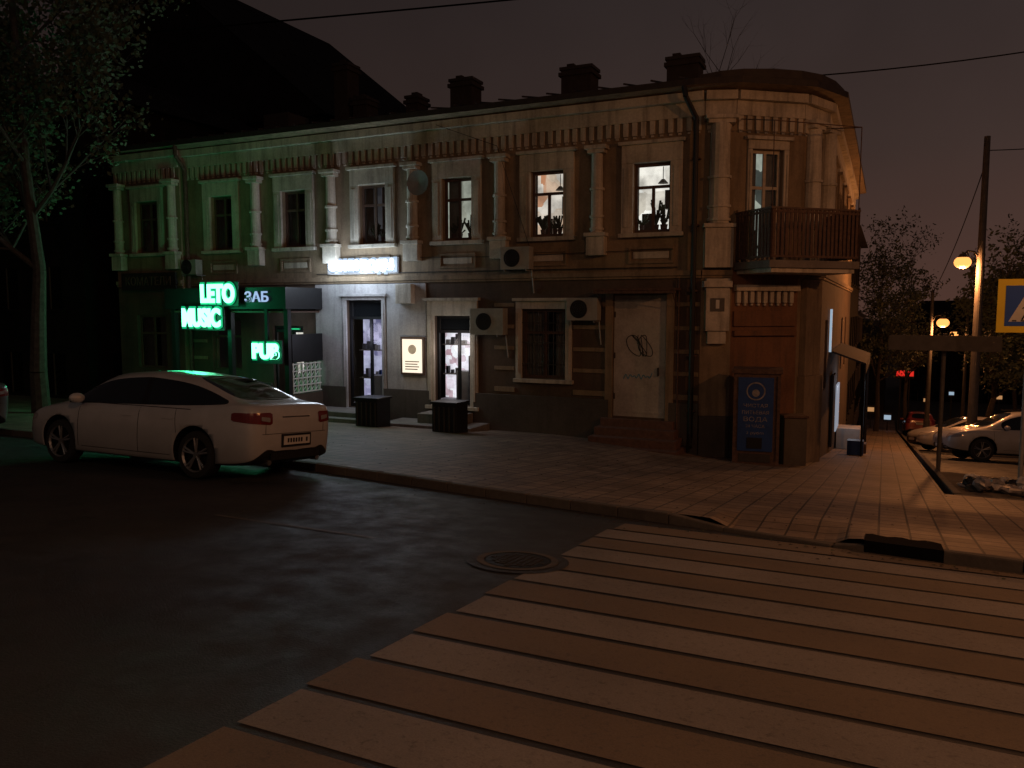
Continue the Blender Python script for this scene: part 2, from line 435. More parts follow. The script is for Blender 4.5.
def surround(F,x,w,z0,z1,t=.28,top=.42,n=.09,m='plaster_white'):
    T.fbox(F,x-w/2-t,x-w/2,.003,n,z0-.02,z1+.0,m);T.fbox(F,x+w/2,x+w/2+t,.003,n,z0-.02,z1,m)
    T.fbox(F,x-w/2-t,x+w/2+t,.003,n+.004,z1+.003,z1+top,m)
    T.fbox(F,x-w/2-t-.07,x+w/2+t+.07,.003,n+.08,z1+top+.003,z1+top+.08,m)
    T.fbox(F,x-w/2-t-.05,x+w/2+t+.05,.003,n+.06,z0-.12,z0-.023,m)
    T.fbox(F,x-w/2-t+.06,x-w/2-.08,n,n+.02,z0+.12,z1-.1,m);T.fbox(F,x+w/2+.08,x+w/2+t-.06,n,n+.02,z0+.12,z1-.1,m)
def panel(F,x,w,z0,z1):
    m='plaster_ochre'
    T.fbox(F,x-w/2,x+w/2,.003,.05,z0,z0+.06,m);T.fbox(F,x-w/2,x+w/2,.003,.05,z1-.06,z1,m)
    T.fbox(F,x-w/2,x-w/2+.06,.003,.05,z0+.062,z1-.062,m);T.fbox(F,x+w/2-.06,x+w/2,.003,.05,z0+.062,z1-.062,m)
    T.fbox(F,x-w/2+.12,x+w/2-.12,.003,.03,z0+.12,z1-.12,'plaster_white')
def colu(F,x,z0,z1,r=.15,ped=.45):
    T.fbox(F,x-r-.08,x+r+.08,.003,.24,z0-ped,z0,'plaster_white')
    T.fbox(F,x-r-.12,x+r+.12,.003,.3,z0+.003,z0+.09,'plaster_white')
    p0=F.w(x,.1,z0+.09);p1=F.w(x,.1,z1-.18)
    seg=14;T.cyl(p0,p1,r,r*.9,seg,'plaster_white')
    for zz in(.15,.45,1.1): 
        if z0+zz<z1-.3: T.cyl(F.w(x,.1,z0+zz),F.w(x,.1,z0+zz+.06),r+.03,r+.03,seg,'plaster_white')
    T.fbox(F,x-r-.06,x+r+.06,.003,.26,z1-.177,z1-.09,'plaster_white');T.fbox(F,x-r-.12,x+r+.12,.003,.31,z1-.087,z1,'plaster_white')
for x in WX:
    surround(FM,x,.9,3.42,5.03); panel(FM,x,1.1,2.68,3.08)
surround(FL,-21.5,1,3.4,5.0,.2); colu(FL,-22.75,3.3,5.6,.14); colu(FL,-20.35,3.3,5.6,.14)
for x in(-6.48,-9.1,-11.72,-14.42,-17.2): colu(FM,x,3.35,5.5)
colu(F1,L1/2,3.45,5.95,.24,.9); colu(F3,.35,3.45,5.95,.2,.9)
colu(F3,L3-.1,3.45,5.95,.2,.9)
T.fbox(F1,.08,.62,.003,.22,1.1,2.3,'plaster_white');T.fbox(F1,.14,.56,.003,.16,.8,1.097,'plaster_white');T.fbox(F1,.02,.66,.003,.3,2.1,2.24,'plaster_white')
T.fbox(F3,.1,1.0,.003,.2,-2.9,-.0,'plaster_ochre');T.fbox(F3,.16,.9,.003,.16,.003,2.3,'plaster_ochre')
T.fbox(FM,-12.2,-11.7,.04,.25,1.75,2.28,'plaster_white')
T.fbox(F2,.05,L2-.02,.003,.16,2.02,2.16,'plaster_white'); teeth(F2,.05,L2,1.74,2.018,.17,.1,.09)
T.fbox(F2,.05,L2-.05,.003,.06,1.2,1.55,'plaster_orange'); T.fbox(F2,.05,L2-.05,.003,.1,.98,1.1,'plaster_orange')
surround(FM,-7.9,1.2,-.16,1.6,.17,.2,.06); surround(FM,-10.55,1.1,-.98,1.42,.22,.4,.07); surround(FM,-13.4,1.2,-1.2,1.85,.13,.1,.06,'plaster_grey')
T.fbox(FM,-6.25,-6.06,.003,.07,-1.1,2.05,'plaster_ochre');T.fbox(FM,-4.74,-4.55,.003,.07,-1.1,2.05,'plaster_ochre')
def window(F,x,w,z0,z1,kind,fm='window_wood',nd=-.12,transom=True,curt=True):
    t=.07
    a0,a1=x-w/2,x+w/2
    lit=kind in('room_white','room_warm')
    G.fbox(F,a0,a0+t,nd-.05,nd,z0,z1,fm);G.fbox(F,a1-t,a1,nd-.05,nd,z0,z1,fm)
    G.fbox(F,a0+t,a1-t,nd-.05,nd-.002,z0,z0+t,fm);G.fbox(F,a0+t,a1-t,nd-.05,nd-.002,z1-t,z1,fm)
    zt=z0+(z1-z0)*.66
    if transom: G.fbox(F,a0+t,a1-t,nd-.05,nd-.003,zt-.035,zt+.035,fm)
    G.fbox(F,x-.035,x+.035,nd-.046,nd+.006,z0+t,zt-.035 if lit else z1-t,fm)
    G.face([F.w(a0+t,nd-.03,z0+t),F.w(a1-t,nd-.03,z0+t),F.w(a1-t,nd-.03,z1-t),F.w(a0+t,nd-.03,z1-t)],'window_glass')
    G.face([F.w(a0-.5,nd-.75,z0-.5),F.w(a1+.5,nd-.75,z0-.5),F.w(a1+.5,nd-.75,z1+.4),F.w(a0-.5,nd-.75,z1+.4)],kind)
    if curt:
        for side in(0,1):
            ww=random.uniform(.06,.14)*w if lit else random.uniform(.3,.5)*w
            st=a0 if side==0 else a1-ww
            n=10
            for i in range(n):
                u0=st+ww*i/n;u1=st+ww*(i+1)/n;d0=.03*(i%2);d1=.03*((i+1)%2)
                G.face([F.w(u0,nd-.16-d0,z0),F.w(u1,nd-.16-d1,z0),F.w(u1,nd-.16-d1,z1),F.w(u0,nd-.16-d0,z1)],'curtain')
    if lit:
        G.fbox(F,a0+.05,a0+.35,nd-.7,nd-.45,z0-.1,z0+.5,'brown_wood'); G.fbox(F,a1-.3,a1-.05,nd-.7,nd-.5,z0+.6,z0+1.05,'brown_wood'); G.cyl(F.w(x+.1,nd-.5,z1),F.w(x+.1,nd-.5,z1-.3),.01,.01,5,'paint_black'); G.cyl(F.w(x+.1,nd-.5,z1-.3),F.w(x+.1,nd-.5,z1-.4),.04,.13,12,'curtain')
    for k in range(4 if lit else 3):
        if kind!='dark_room' and random.random()<.95:
            u=a0+.12+random.random()*(w-.24); h=random.uniform(.1,.5)
            G.cyl(F.w(u,nd-.12,z0+t),F.w(u,nd-.12,z0+t+.12),.05,.07,8,'tile_red')
            for q in range(12):
                p=Vector(F.w(u,nd-.12,z0+t+.1)); G.cyl(p,p+Vector((random.uniform(-.16,.16),random.uniform(-.06,.06),random.uniform(.1,h+.15))),.012,.026,4,'leaf')
kinds=['room_white','room_warm','room_dim','room_faint','dark_room','dark_room']
for x,k in zip(WX,kinds): window(FM,x,.9,3.42,5.03,k,'brown_wood',curt=(k!='room_dim'))
G.face([FM.w(-10.8,-.3,3.45),FM.w(-10.42,-.3,3.45),FM.w(-10.42,-.3,5.0),FM.w(-10.8,-.3,5.0)],'curtain')
window(FL,-21.5,1,3.4,5.0,'dark_room','brown_wood'); window(FL,-21.55,1.3,-.3,1.4,'dark_room','brown_wood')
window(F2,.82,.8,2.75,5.25,'room_dim','window_wood')
window(FM,-7.9,1.2,-.16,1.6,'dark_room','brown_wood'); window(FM,-18.6,1.2,-.3,1.3,'dark_room','brown_wood')
for s_ in (2.2,4.9,7.6,10.3,13): window(F4,s_,.9,3.42,5.03,'dark_room','brown_wood'); surround(F4,s_,.9,3.42,5.03,m='plaster_ochre')
for s_ in (2.2,10.3,13): window(F4,s_,1,-.6,1.3,'dark_room','brown_wood')
surround(F2,.82,.8,2.75,5.25,.12,.2,.06)
for k in range(9): G.cyl(FM.w(-8.45+k*.137,.02,-.1),FM.w(-8.45+k*.137,.02,1.55),.009,.009,5,'grille_iron')
for z in(.2,.75,1.25): G.fbox(FM,-8.5,-7.3,.012,.03,z-.01,z+.01,'grille_iron')
# graffiti door: flat pale metal leaf
G.fbox(FM,-6.05,-4.75,-.10,-.04,-1.02,1.93,'door_paint')
G.fbox(FM,-5.98,-4.82,-.04,-.028,-.93,-.88,'door_paint'); G.fbox(FM,-5.98,-4.82,-.04,-.028,1.80,1.85,'door_paint'); G.fbox(FM,-4.95,-4.92,-.04,.02,-.0,.2,'grille_iron')
for z in(-.6,.4,1.4): G.cyl(FM.w(-6.03,-.035,z),FM.w(-6.03,-.035,z+.14),.018,.018,6,'grille_iron')
def leafdoor(x0,x1,z0,z1,kind,zt):
    fm='black_metal'
    G.fbox(FM,x0,x0+.07,-.16,-.1,z0,z1,fm);G.fbox(FM,x1-.07,x1,-.16,-.1,z0,z1,fm);G.fbox(FM,x0+.07,x1-.07,-.16,-.102,z1-.07,z1,fm);G.fbox(FM,x0+.07,x1-.07,-.16,-.102,z0,z0+.1,fm)
    G.fbox(FM,x0+.07,x1-.07,-.16,-.103,zt-.04,zt+.04,fm); xm=x0+(x1-x0)*.62; G.fbox(FM,xm-.04,xm+.04,-.16,-.1,z0+.1,zt-.04,fm)
    G.face([FM.w(x0,-.13,z0),FM.w(x1,-.13,z0),FM.w(x1,-.13,zt),FM.w(x0,-.13,zt)],'window_glass')
    G.fbox(FM,x0+.07,x1-.07,-.14,-.12,zt+.04,z1-.07,'car_glass')
    G.face([FM.w(x0-.6,-1.6,z0-.3),FM.w(x1+.6,-1.6,z0-.3),FM.w(x1+.6,-1.6,z1),FM.w(x0-.6,-1.6,z1)],kind)
    G.face([FM.w(x0-.6,-1.6,z0),FM.w(x1+.6,-1.6,z0),FM.w(x1+.6,-.2,z0),FM.w(x0-.6,-.2,z0)],'plaster_grey')
    rr=random.Random(int(abs(x0)*10))
    for k in range(6):
        z=z0+.3+k*.42
        if z<zt-.2:
            a,c=(x0-.4,x0+.35) if k%2 else (x1-.65,x1+.3)
            G.fbox(FM,a,c,-1.4,-1.1,z,z+.03,'window_wood'); u=a+.04
            while u<c-.1:
                h=rr.uniform(.08,.3); ww=rr.uniform(.05,.13)
                G.fbox(FM,u,u+ww,-1.32,-1.2,z+.03,z+.03+h,rr.choice(['tile_red','white_plastic','machine_blue','black_metal','bag','bag'])); u+=ww+rr.uniform(.01,.1)
    G.fbox(FM,x0+.2,x0+.65,-1.2,-.8,z0,z0+.85,'white_plastic'); G.fbox(FM,x1-.4,x1-.1,-.9,-.6,z0,z0+1.3,'bag')
leafdoor(-14.0,-12.8,-1.2,1.85,'shop_cool',1.35); leafdoor(-11.1,-10.0,-.98,1.42,'shop_warm',1.0); leafdoor(-16.75,-15.6,-1.3,1.1,'room_white',.95)
W.build('walls',H,recalc=False); T.build('trim',H,bevel=.008); G.build('windows_and_doors',H)
def squig(name,pts,m,r,parent):
    cu=D.curves.new(name,'CURVE'); cu.dimensions='3D'; cu.bevel_depth=r; sp=cu.splines.new('NURBS'); sp.points.add(len(pts)-1)
    for q,p in zip(sp.points,pts): q.co=(*p,1)
    sp.use_endpoint_u=True; sp.order_u=3; ob=D.objects.new(name,cu); cu.materials.append(MATS[m]); col.objects.link(ob); ob.parent=parent; return ob
pts=[]
for i in range(26): 
    a=i*1.3; pts.append((-5.38+.3*math.cos(a)*(.5+.5*math.sin(i*.7))+ .012*i-.15,18.838,.72+.3*math.sin(a*.9)))
squig('graffiti_tag',pts,'paint_black',.009,H)
pts=[(-5.8+i*.055,18.838,-.05+(.09 if i%2 else -.05)+.04*math.sin(i*2.1)) for i in range(14)]
squig('graffiti_tag_low',pts,'paint_spray_blue',.010,H)
# roof
R=MB()
E=[(-23.3,18.2),(-20,18.25),(-4.1,18.35),(-3.1,18.6),(-1.62,19.72),(-1.05,21.05),(-1.05,38.3)]
Rg=[(-23.3,24),(-20,24),(-7,24),(-6.8,24.2),(-6.5,24.5),(-6.3,25),(-6.3,38.3)]
for i in range(len(E)-1):
    a,b_,c,d=E[i],E[i+1],Rg[i+1],Rg[i]
    R.face([(*a,6.72),(*b_,6.72),(*c,7.9),(*d,7.9)],'roof_metal')
    R.face([(*a,6.58),(*b_,6.58),(*b_,6.72),(*a,6.72)],'roof_metal')
    wa=[(-23.3,18.8),(-20,18.8),(-4.0,18.95),(-3.4,19.2),(-2.2,20.2),(-1.8,21.2),(-1.8,38.3)]
    R.face([(*a,6.58),(*b_,6.58),(*wa[i+1],6.5),(*wa[i],6.5)],'plaster_ochre')
R.face([(*Rg[0],7.9),(*Rg[2],7.9),(*Rg[6],7.9),(-23.3,38.3,7.9)],'roof_metal')
R.face([(-23.3,18.2,6.6),(-23.3,24,7.9),(-23.3,38.3,7.9),(-23.3,38.3,6.6)],'roof_metal')
ca=[(-4.0,18.5),(-3.55,18.55),(-3.1,18.72),(-2.5,19.08),(-1.95,19.5),(-1.55,19.95),(-1.3,20.5),(-1.15,21.2)]
for i in range(len(ca)-1):
    a,b_=Vector(ca[i]),Vector(ca[i+1]); n=Vector((-(b_-a).y,(b_-a).x)).normalized()*.12
    za=6.73; 
    def top(i): return 6.82+.1*math.sin(math.pi*i/(len(ca)-1))
    R.hexa([(*a,za),(*b_,za),(*(b_+n),za),(*(a+n),za),(*a,top(i)),(*b_,top(i+1)),(*(b_+n),top(i+1)),(*(a+n),top(i))],'roof_metal')
for k in range(30):
    x=-23+k*.64
    R.hexa([(x,18.25,6.73),(x+.03,18.25,6.73),(x+.03,24,7.9),(x,24,7.9),(x,18.25,6.77),(x+.03,18.25,6.77),(x+.03,24,7.94),(x,24,7.94)],'roof_metal')
R.build('roof',H,recalc=False)
C=MB()
for x,w,zt in((-4.94,.8,7.95),(-7.8,.85,8.05),(-11.3,.7,8.15),(-12.95,.4,7.85),(-14.8,.5,8.0),(-15.5,.5,9.1)):
    C.box(x-w/2,x+w/2,20.7,21.3,6.9,zt,'chimney_brick'); C.box(x-w/2-.06,x+w/2+.06,20.64,21.36,zt-.22,zt-.12,'chimney_brick'); C.box(x-w/2+.1,x-w/2+.3,20.85,21.15,zt+.0,zt+.14,'chimney_brick')
    C.box(x-w/2-.04,x+w/2+.04,20.66,21.34,zt-.06,zt+.02,'roof_metal')
C.box(-18.4,-17.4,20.5,21.5,7.0,7.8,'plaster_dark'); C.build('chimneys',H)
Dp=MB()
def pipe(pts,r,m='rust_iron'):
    for a,b_ in zip(pts,pts[1:]): Dp.cyl(a,b_,r,r,10,m)
pipe([(-4.35,18.4,6.6),(-4.3,18.4,6.35),(-4.1,18.62,5.9),(-4.1,18.62,-1.4),(-4.05,18.4,-1.6)],.06,'black_metal')
pipe([(-19.95,18.3,6.6),(-19.95,18.3,6.3),(-19.95,18.65,5.9),(-19.95,18.65,-1.4)],.06)
for z in(5,3.5,2,.5,-.8): Dp.box(-4.19,-4.01,18.6,18.8,z,z+.04,'rust_iron')
pipe([(-4.45,18.72,2.3),(-4.45,18.72,-1.5)],.02); pipe([(-15,18.73,2.6),(-4.5,18.73,2.58)],.012,'rubber'); pipe([(-11.9,18.72,3.0),(-9.3,18.72,2.95),(-4.6,18.72,3.0)],.008,'rubber'); pipe([(-10.9,18.6,6.4),(-9.1,18.55,5.7),(-8.2,18.6,3.1)],.007,'rubber')
Dp.build('drainpipes',H,smooth=False)
S=MB()
S.box(-6.4,-4.4,18.2,18.78,2.03,2.08,'rust_iron'); S.box(-6.4,-4.4,18.2,18.24,1.96,2.027,'rust_iron')
for x in(-6.3,-4.5): S.cyl((x,18.25,2.03),(x,18.78,1.6),.015,.015,6,'rust_iron')
for k in range(4):
    S.box(-6.3-.06*k,-4.5+.1*k,18.57-.28*k,18.72,-3 if k==3 else -2.6,-1.06-.19*k,'tile_red')
S.box(-14.9,-12.6,17.75,18.71,-2.4,-1.22,'concrete'); S.box(-14.98,-12.2,17.45,17.747,-2.4,-1.35,'concrete'); S.box(-15.05,-11.9,17.15,17.447,-2.4,-1.47,'concrete')
S.box(-12.1,-9.4,17.6,18.70,-2.4,-1.40,'concrete'); S.box(-11.2,-9.9,18.0,18.705,-2.3,-1.15,'concrete')
S.build('steps',H,bevel=.015)
B=MB()
bp=[(-3.25,19.0),(-2.35,18.12),(-.62,19.7),(-1.46,21.0)]
B.prism(bp+[(-1.5,21.0),(-1.95,20.1),(-3.25,19.05)],2.5,2.66,'concrete')
def inset(p,k):
    c=Vector((-2.1,19.7)); return tuple(c+(Vector(p)-c)*k)
B.prism([inset(p,.93) for p in bp]+[(-1.52,20.9),(-1.95,20.12),(-3.2,19.08)],2.4,2.497,'plaster_white')
for a,b_ in zip(bp,bp[1:]):
    a,b_=Vector(inset(a,.97)),Vector(inset(b_,.97)); L=(b_-a).length
    F=Fr(a,b_-a)
    for z0,z1 in((2.72,2.77),(3.68,3.73)): B.fbox(F,0,L,-.03,.02,z0,z1,'rust_iron')
    B.fbox(F,-.02,L+.02,-.04,.03,3.76,3.8,'brown_wood')
    s_=.03
    while s_<L-.04:
        B.fbox(F,s_,s_+.07,-.012,.008,2.74,3.76,'rust_iron'); s_+=.108
    for q in(0,L): B.cyl(F.w(q,0,2.66),F.w(q,0,3.85),.025,.025,6,'rust_iron')
q0=inset((-2.35,18.12),.96);q1=inset((-.62,19.7),.96)
for q in(q0,q1): B.cyl((*q,3.8),(*q,5.6),.012,.012,5,'rust_iron')
B.cyl((*q0,5.6),(*q1,5.6),.012,.012,5,'rust_iron')
B.cyl((*q0,5.6),(-3.2,19.1,5.9),.012,.012,5,'rust_iron');B.cyl((*q1,5.6),(-1.5,21,5.9),.012,.012,5,'rust_iron')
B.build('balcony',H)
def ac(x,z,w=.8,h=.56,F=FM,name='air_conditioner'):
    e=empty(name); b=MB()
    b.fbox(F,x-w/2,x+w/2,.1,.38,z-h/2,z+h/2,'ac_plastic')
    for r in(.22,.17,.12,.07,.03):
        for i in range(20):
            a=2*math.pi*i/20;a2=2*math.pi*(i+1)/20
            b.cyl(F.w(x-.08+r*math.cos(a),.395,z+r*math.sin(a)),F.w(x-.08+r*math.cos(a2),.395,z+r*math.sin(a2)),.006,.006,4,'grille_iron',False)
    b.cyl(F.w(x-.08,.375,z),F.w(x-.08,.384,z),.225,.225,20,'black_metal')
    for q in(-.3,.3): b.fbox(F,x+q-.015,x+q+.015,.0,.36,z-h/2-.05,z-h/2-.01,'grey_metal')
    b.cyl(F.w(x+w/2-.05,.1,z-h/2),F.w(x+w/2-.02,.02,z-h/2-.6),.02,.02,6,'ac_plastic')
    b.build('case',e,bevel=.01)
ac(-8.55,2.88); ac(-9.35,1.28,.95,.68); ac(-6.75,1.6,.8,.55)
ac(-19.7,2.9,.6,.45)
e=empty('satellite_dish'); b=MB(); 
for i in range(16):
    a=2*math.pi*i/16;a2=2*math.pi*(i+1)/16; b.face([FM.w(-11.3,.42,4.9),FM.w(-11.3+.33*math.cos(a),.5,4.9+.33*math.sin(a)),FM.w(-11.3+.33*math.cos(a2),.5,4.9+.33*math.sin(a2))],'grey_metal')
b.cyl(FM.w(-11.3,0,4.8),FM.w(-11.3,.42,4.9),.02,.02,6,'grey_metal'); b.build('dish',e)
for x in(-12.05,-9.75):
    e=empty('planter_box'); b=MB(); z=gz(x,17.3)+.11
    b.box(x-.34,x+.34,16.9,17.5,z-.05,z+.72,'black_metal'); b.box(x-.38,x+.38,16.86,17.54,z+.722,z+.78,'black_metal')
    for k in range(5): b.box(x-.3+k*.14,x-.26+k*.14,16.885,16.9-.001,z+.05,z+.66,'grille_iron')
    b.build('box',e,bevel=.01)
e=empty('lit_poster'); b=MB(); b.fbox(FM,-12.15,-11.4,.04,.1,-.2,.84,'brown_wood'); b.fbox(FM,-12.09,-11.46,.101,.108,-.14,.78,'poster_light'); 
b.cyl(FM.w(-11.77,.109,.5),FM.w(-11.77,.112,.5),.13,.13,16,'window_wood')
for k in range(4): b.fbox(FM,-12.0,-11.55-.05*(k%2),.109,.111,.15-.07*k,.18-.07*k,'window_wood')
b.build('poster_panel',e)
light('poster_lamp',(-11.77,18.2,.5),6,(1,.8,.55),e,.1)
e=empty('shop_sign'); b=MB(); b.fbox(FM,-14.6,-12.2,.04,.08,2.58,3.02,'plaster_grey'); b.build('backing',e)
text('sign_letters','СОКИ-ВОДЫ',(-13.4,18.64,2.8),2.15,.34,'neon_white',e,0,.03,.055)
text('sign_halo','СОКИ-ВОДЫ',(-13.4,18.70,2.8),2.35,.48,'white_halo',e,0,.004,.12)  # larger dim emissive copy of the letters, shaped to imitate their glow
for x in(-14.3,-13.4,-12.5): light('sign_glow',(x,18.35,2.75),18,(.72,.85,1),e,.15)
light('sign_throw',(-13.4,17.9,2.6),60,(.75,.85,1),e,.4)
e=empty('house_number_plate'); b=MB(); b.fbox(F1,.18,.5,.225,.24,1.55,1.85,'sign_back'); b.build('plate',e); text('number','1',tuple(F1.w(.34,.245,1.7)),.08,.2,'white_plastic',e,math.atan2(F1.d.y,F1.d.x),.002)

Q=empty('pub_entrance_porch'); b=MB()
for x in(-14.95,-17.0,-19.2): b.box(x-.07,x+.07,17.3,17.44,-1.9,1.6,'black_metal')
b.box(-19.4,-14.85,17.2,17.3,1.6,2.2,'black_metal'); b.box(-14.95,-14.85,17.3,18.78,1.6,2.2,'black_metal'); b.box(-19.3,-14.96,17.301,18.78,2.1,2.16,'roof_metal')
b.box(-19.3,-14.96,17.301,18.78,1.5,1.55,'brown_wood')
b.box(-19.2,-17.1,17.32,17.40,-1.9,-.4,'brown_wood')
b.box(-17.8,-15.4,17.4,18.7,-1.9,-1.32,'concrete')
for k in range(7):
    yy=17.46+k*.19
    b.box(-14.93,-14.87,yy,yy+.035,-.75,.1,'white_plastic')
for k in range(5):
    z=-.75+k*.2; b.box(-14.925,-14.875,17.44,18.7,z,z+.035,'white_plastic')
for k in range(6):
    for j in range(4):
        yy=17.5+k*.19;z=-.72+j*.2
        b.cyl((-14.9,yy,z),(-14.9,yy+.16,z+.17),.012,.012,4,'white_plastic')
b.box(-14.94,-14.86,17.44,18.75,.12,.9,'black_metal'); b.box(-14.94,-14.86,17.44,18.75,-1.9,-.78,'plaster_brown')
b.build('porch_frame',Q)
N1=empty('neon_sign')
b=MB()
def zt(s,x0,x1,z0,z1,yy,m='neon_green'):
    text('letters_'+s,s,((x0+x1)/2,yy,(z0+z1)/2),x1-x0,z1-z0,m,N1,0,.02,.045)
    text('halo_'+s,s,((x0+x1)/2,yy+.035,(z0+z1)/2),(x1-x0)*1.08,(z1-z0)*1.22,'neon_halo',N1,0,.004,.11)  # glow round the neon built as a bigger, dimmer emissive copy behind it
zt('LETO',-17.75,-16.5,1.74,2.28,17.0); zt('MUSIC',-18.5,-17.05,1.06,1.6,17.0)
zt('PUB',-16.0,-15.05,.2,.64,17.1); 
b.box(-18.6,-16.95,17.06,17.1,1.0,1.68,'black_metal'); b.box(-17.85,-16.4,17.06,17.1,1.683,2.36,'black_metal'); b.box(-16.1,-14.97,17.15,17.19,.1,.74,'black_metal'); b.box(-15.6,-15.5,17.19,17.25,.7,1.6,'black_metal')
b.build('sign_board',N1)
text('letters_canopy','ЗАБ',(-15.85,17.17,1.92),.85,.3,'neon_ice',N1,0,.01,.02)
light('neon_glow_a',(-17.2,16.5,2.0),42,(.04,1,.38),N1,.35)
light('neon_glow_b',(-18.0,16.4,1.2),48,(.04,1,.38),N1,.35)
light('neon_glow_c',(-15.65,16.7,.4),14,(.04,1,.38),N1,.25)
light('porch_lamp',(-15.9,18.0,1.3),8,(.8,.9,1),Q,.15)
e=empty('banner_sign'); b=MB(); b.box(-22.6,-20.2,18.35,18.42,2.2,2.75,'paint_black'); b.box(-22.6,-20.2,18.42,18.55,2.4,2.5,'black_metal'); b.build('board',e); text('letters','КОМАТЕЛИ',(-21.4,18.345,2.47),2.0,.28,'rust_iron',e)
light('door_spill',(-13.4,18.5,.9),14,(.8,.8,1),H,.3)
light('window_spill',(-10.55,18.5,.6),14,(1,.85,.8),H,.3)

V=empty('water_vending_machine'); b=MB()
vF=Fr((-3.0,17.9),(1.0,.12)); z0=gz(-2.6,17.9)+.1
b.fbox(vF,0,.98,-.75,0,z0-.1,z0+2.0,'rust_iron'); b.fbox(vF,-.04,1.02,-.8,.04,z0+2.003,z0+2.1,'rust_iron')
b.fbox(vF,.1,.84,.002,.03,z0+.3,z0+1.92,'machine_blue'); b.fbox(vF,.14,.8,.002,.02,z0+.06,z0+.24,'grille_iron')
b.fbox(vF,.3,.62,.031,.045,z0+.36,z0+.6,'black_metal')
b.fbox(vF,.9,.915,.002,.03,z0+.1,z0+1.95,'black_metal')
c=vF.w(.47,.032,z0+1.62)
nn=Vector((vF.n.x,vF.n.y,0)); b.cyl(Vector(c),Vector(c)+nn*.006,.2,.2,28,'bag'); b.cyl(Vector(c)+nn*.0065,Vector(c)+nn*.009,.17,.17,28,'machine_blue')
c2=Vector(c)+nn*.0095
b.cyl(c2-Vector((0,0,.04)),c2-Vector((0,0,.04))+nn*.003,.08,.08,20,'bag'); 
b.build('cabinet',V,bevel=.01)
rz=math.atan2(vF.d.y,vF.d.x)
for k,(s,w,h) in enumerate((('ЧИСТАЯ',.5,.08),('ПИТЬЕВАЯ',.56,.08),('ВОДА',.5,.12),('24 ЧАСА',.4,.07),('3 руб/л',.36,.07))):
    text('label',s,tuple(vF.w(.47,.034,z0+1.3-.15*k)),w,h,'bag',V,rz,.001)
e=empty('utility_cabinet'); b=MB(); gg=gz(-1.7,19)+.1
b.fbox(Fr((-2.0,18.7),(1,.4)),0,.5,-.4,0,gg-.1,gg+1.1,'kerb_stone'); b.fbox(Fr((-2.0,18.7),(1,.4)),-.03,.53,-.43,.03,gg+1.103,gg+1.16,'rust_iron'); b.build('box',e,bevel=.01)

# ---------------------------------------------------------------- cars
SEDAN=dict(L=4.75,wb=(1.0,3.76),wr=.33,side=(.72,3.5),rear=(.5,1.38),front=(2.85,3.72),bp=(2.02,2.10),S=[
(0.00,.42,.82,.84,.60,.48),(0.03,.30,.95,.98,.76,.58),(0.10,.24,1.03,1.06,.85,.64),(0.30,.21,1.04,1.075,.885,.66),(0.50,.19,1.025,1.085,.90,.69),(0.95,.18,.99,1.28,.91,.65),(1.38,.17,.965,1.41,.915,.64),
(2.02,.17,.945,1.465,.915,.645),(2.10,.17,.943,1.467,.915,.645),(2.85,.17,.925,1.42,.915,.64),(3.25,.17,.915,1.22,.915,.67),(3.72,.17,.895,.955,.905,.68),
(4.1,.18,.85,.90,.89,.62),(4.45,.20,.77,.81,.84,.56),(4.66,.24,.67,.70,.72,.5),(4.75,.34,.57,.59,.52,.4)])
SUV=dict(L=4.66,wb=(.92,3.64),wr=.37,side=(.5,3.15),rear=(.12,.3),front=(2.6,3.45),bp=(1.98,2.08),S=[
(0,.45,.9,.95,.64,.5),(.04,.36,1.04,1.1,.82,.62),(.12,.3,1.1,1.2,.89,.66),(.3,.27,1.12,1.56,.92,.64),(.5,.25,1.12,1.61,.93,.65),(1.3,.24,1.09,1.68,.94,.66),(1.98,.24,1.07,1.69,.94,.66),(2.08,.24,1.07,1.69,.94,.66),(2.6,.24,1.05,1.63,.94,.65),(3.1,.24,1.04,1.36,.94,.69),(3.45,.24,1.03,1.12,.935,.72),
(4.0,.26,1.0,1.06,.92,.68),(4.4,.3,.9,.95,.87,.62),(4.6,.34,.76,.8,.74,.55),(4.66,.44,.66,.68,.58,.45)])
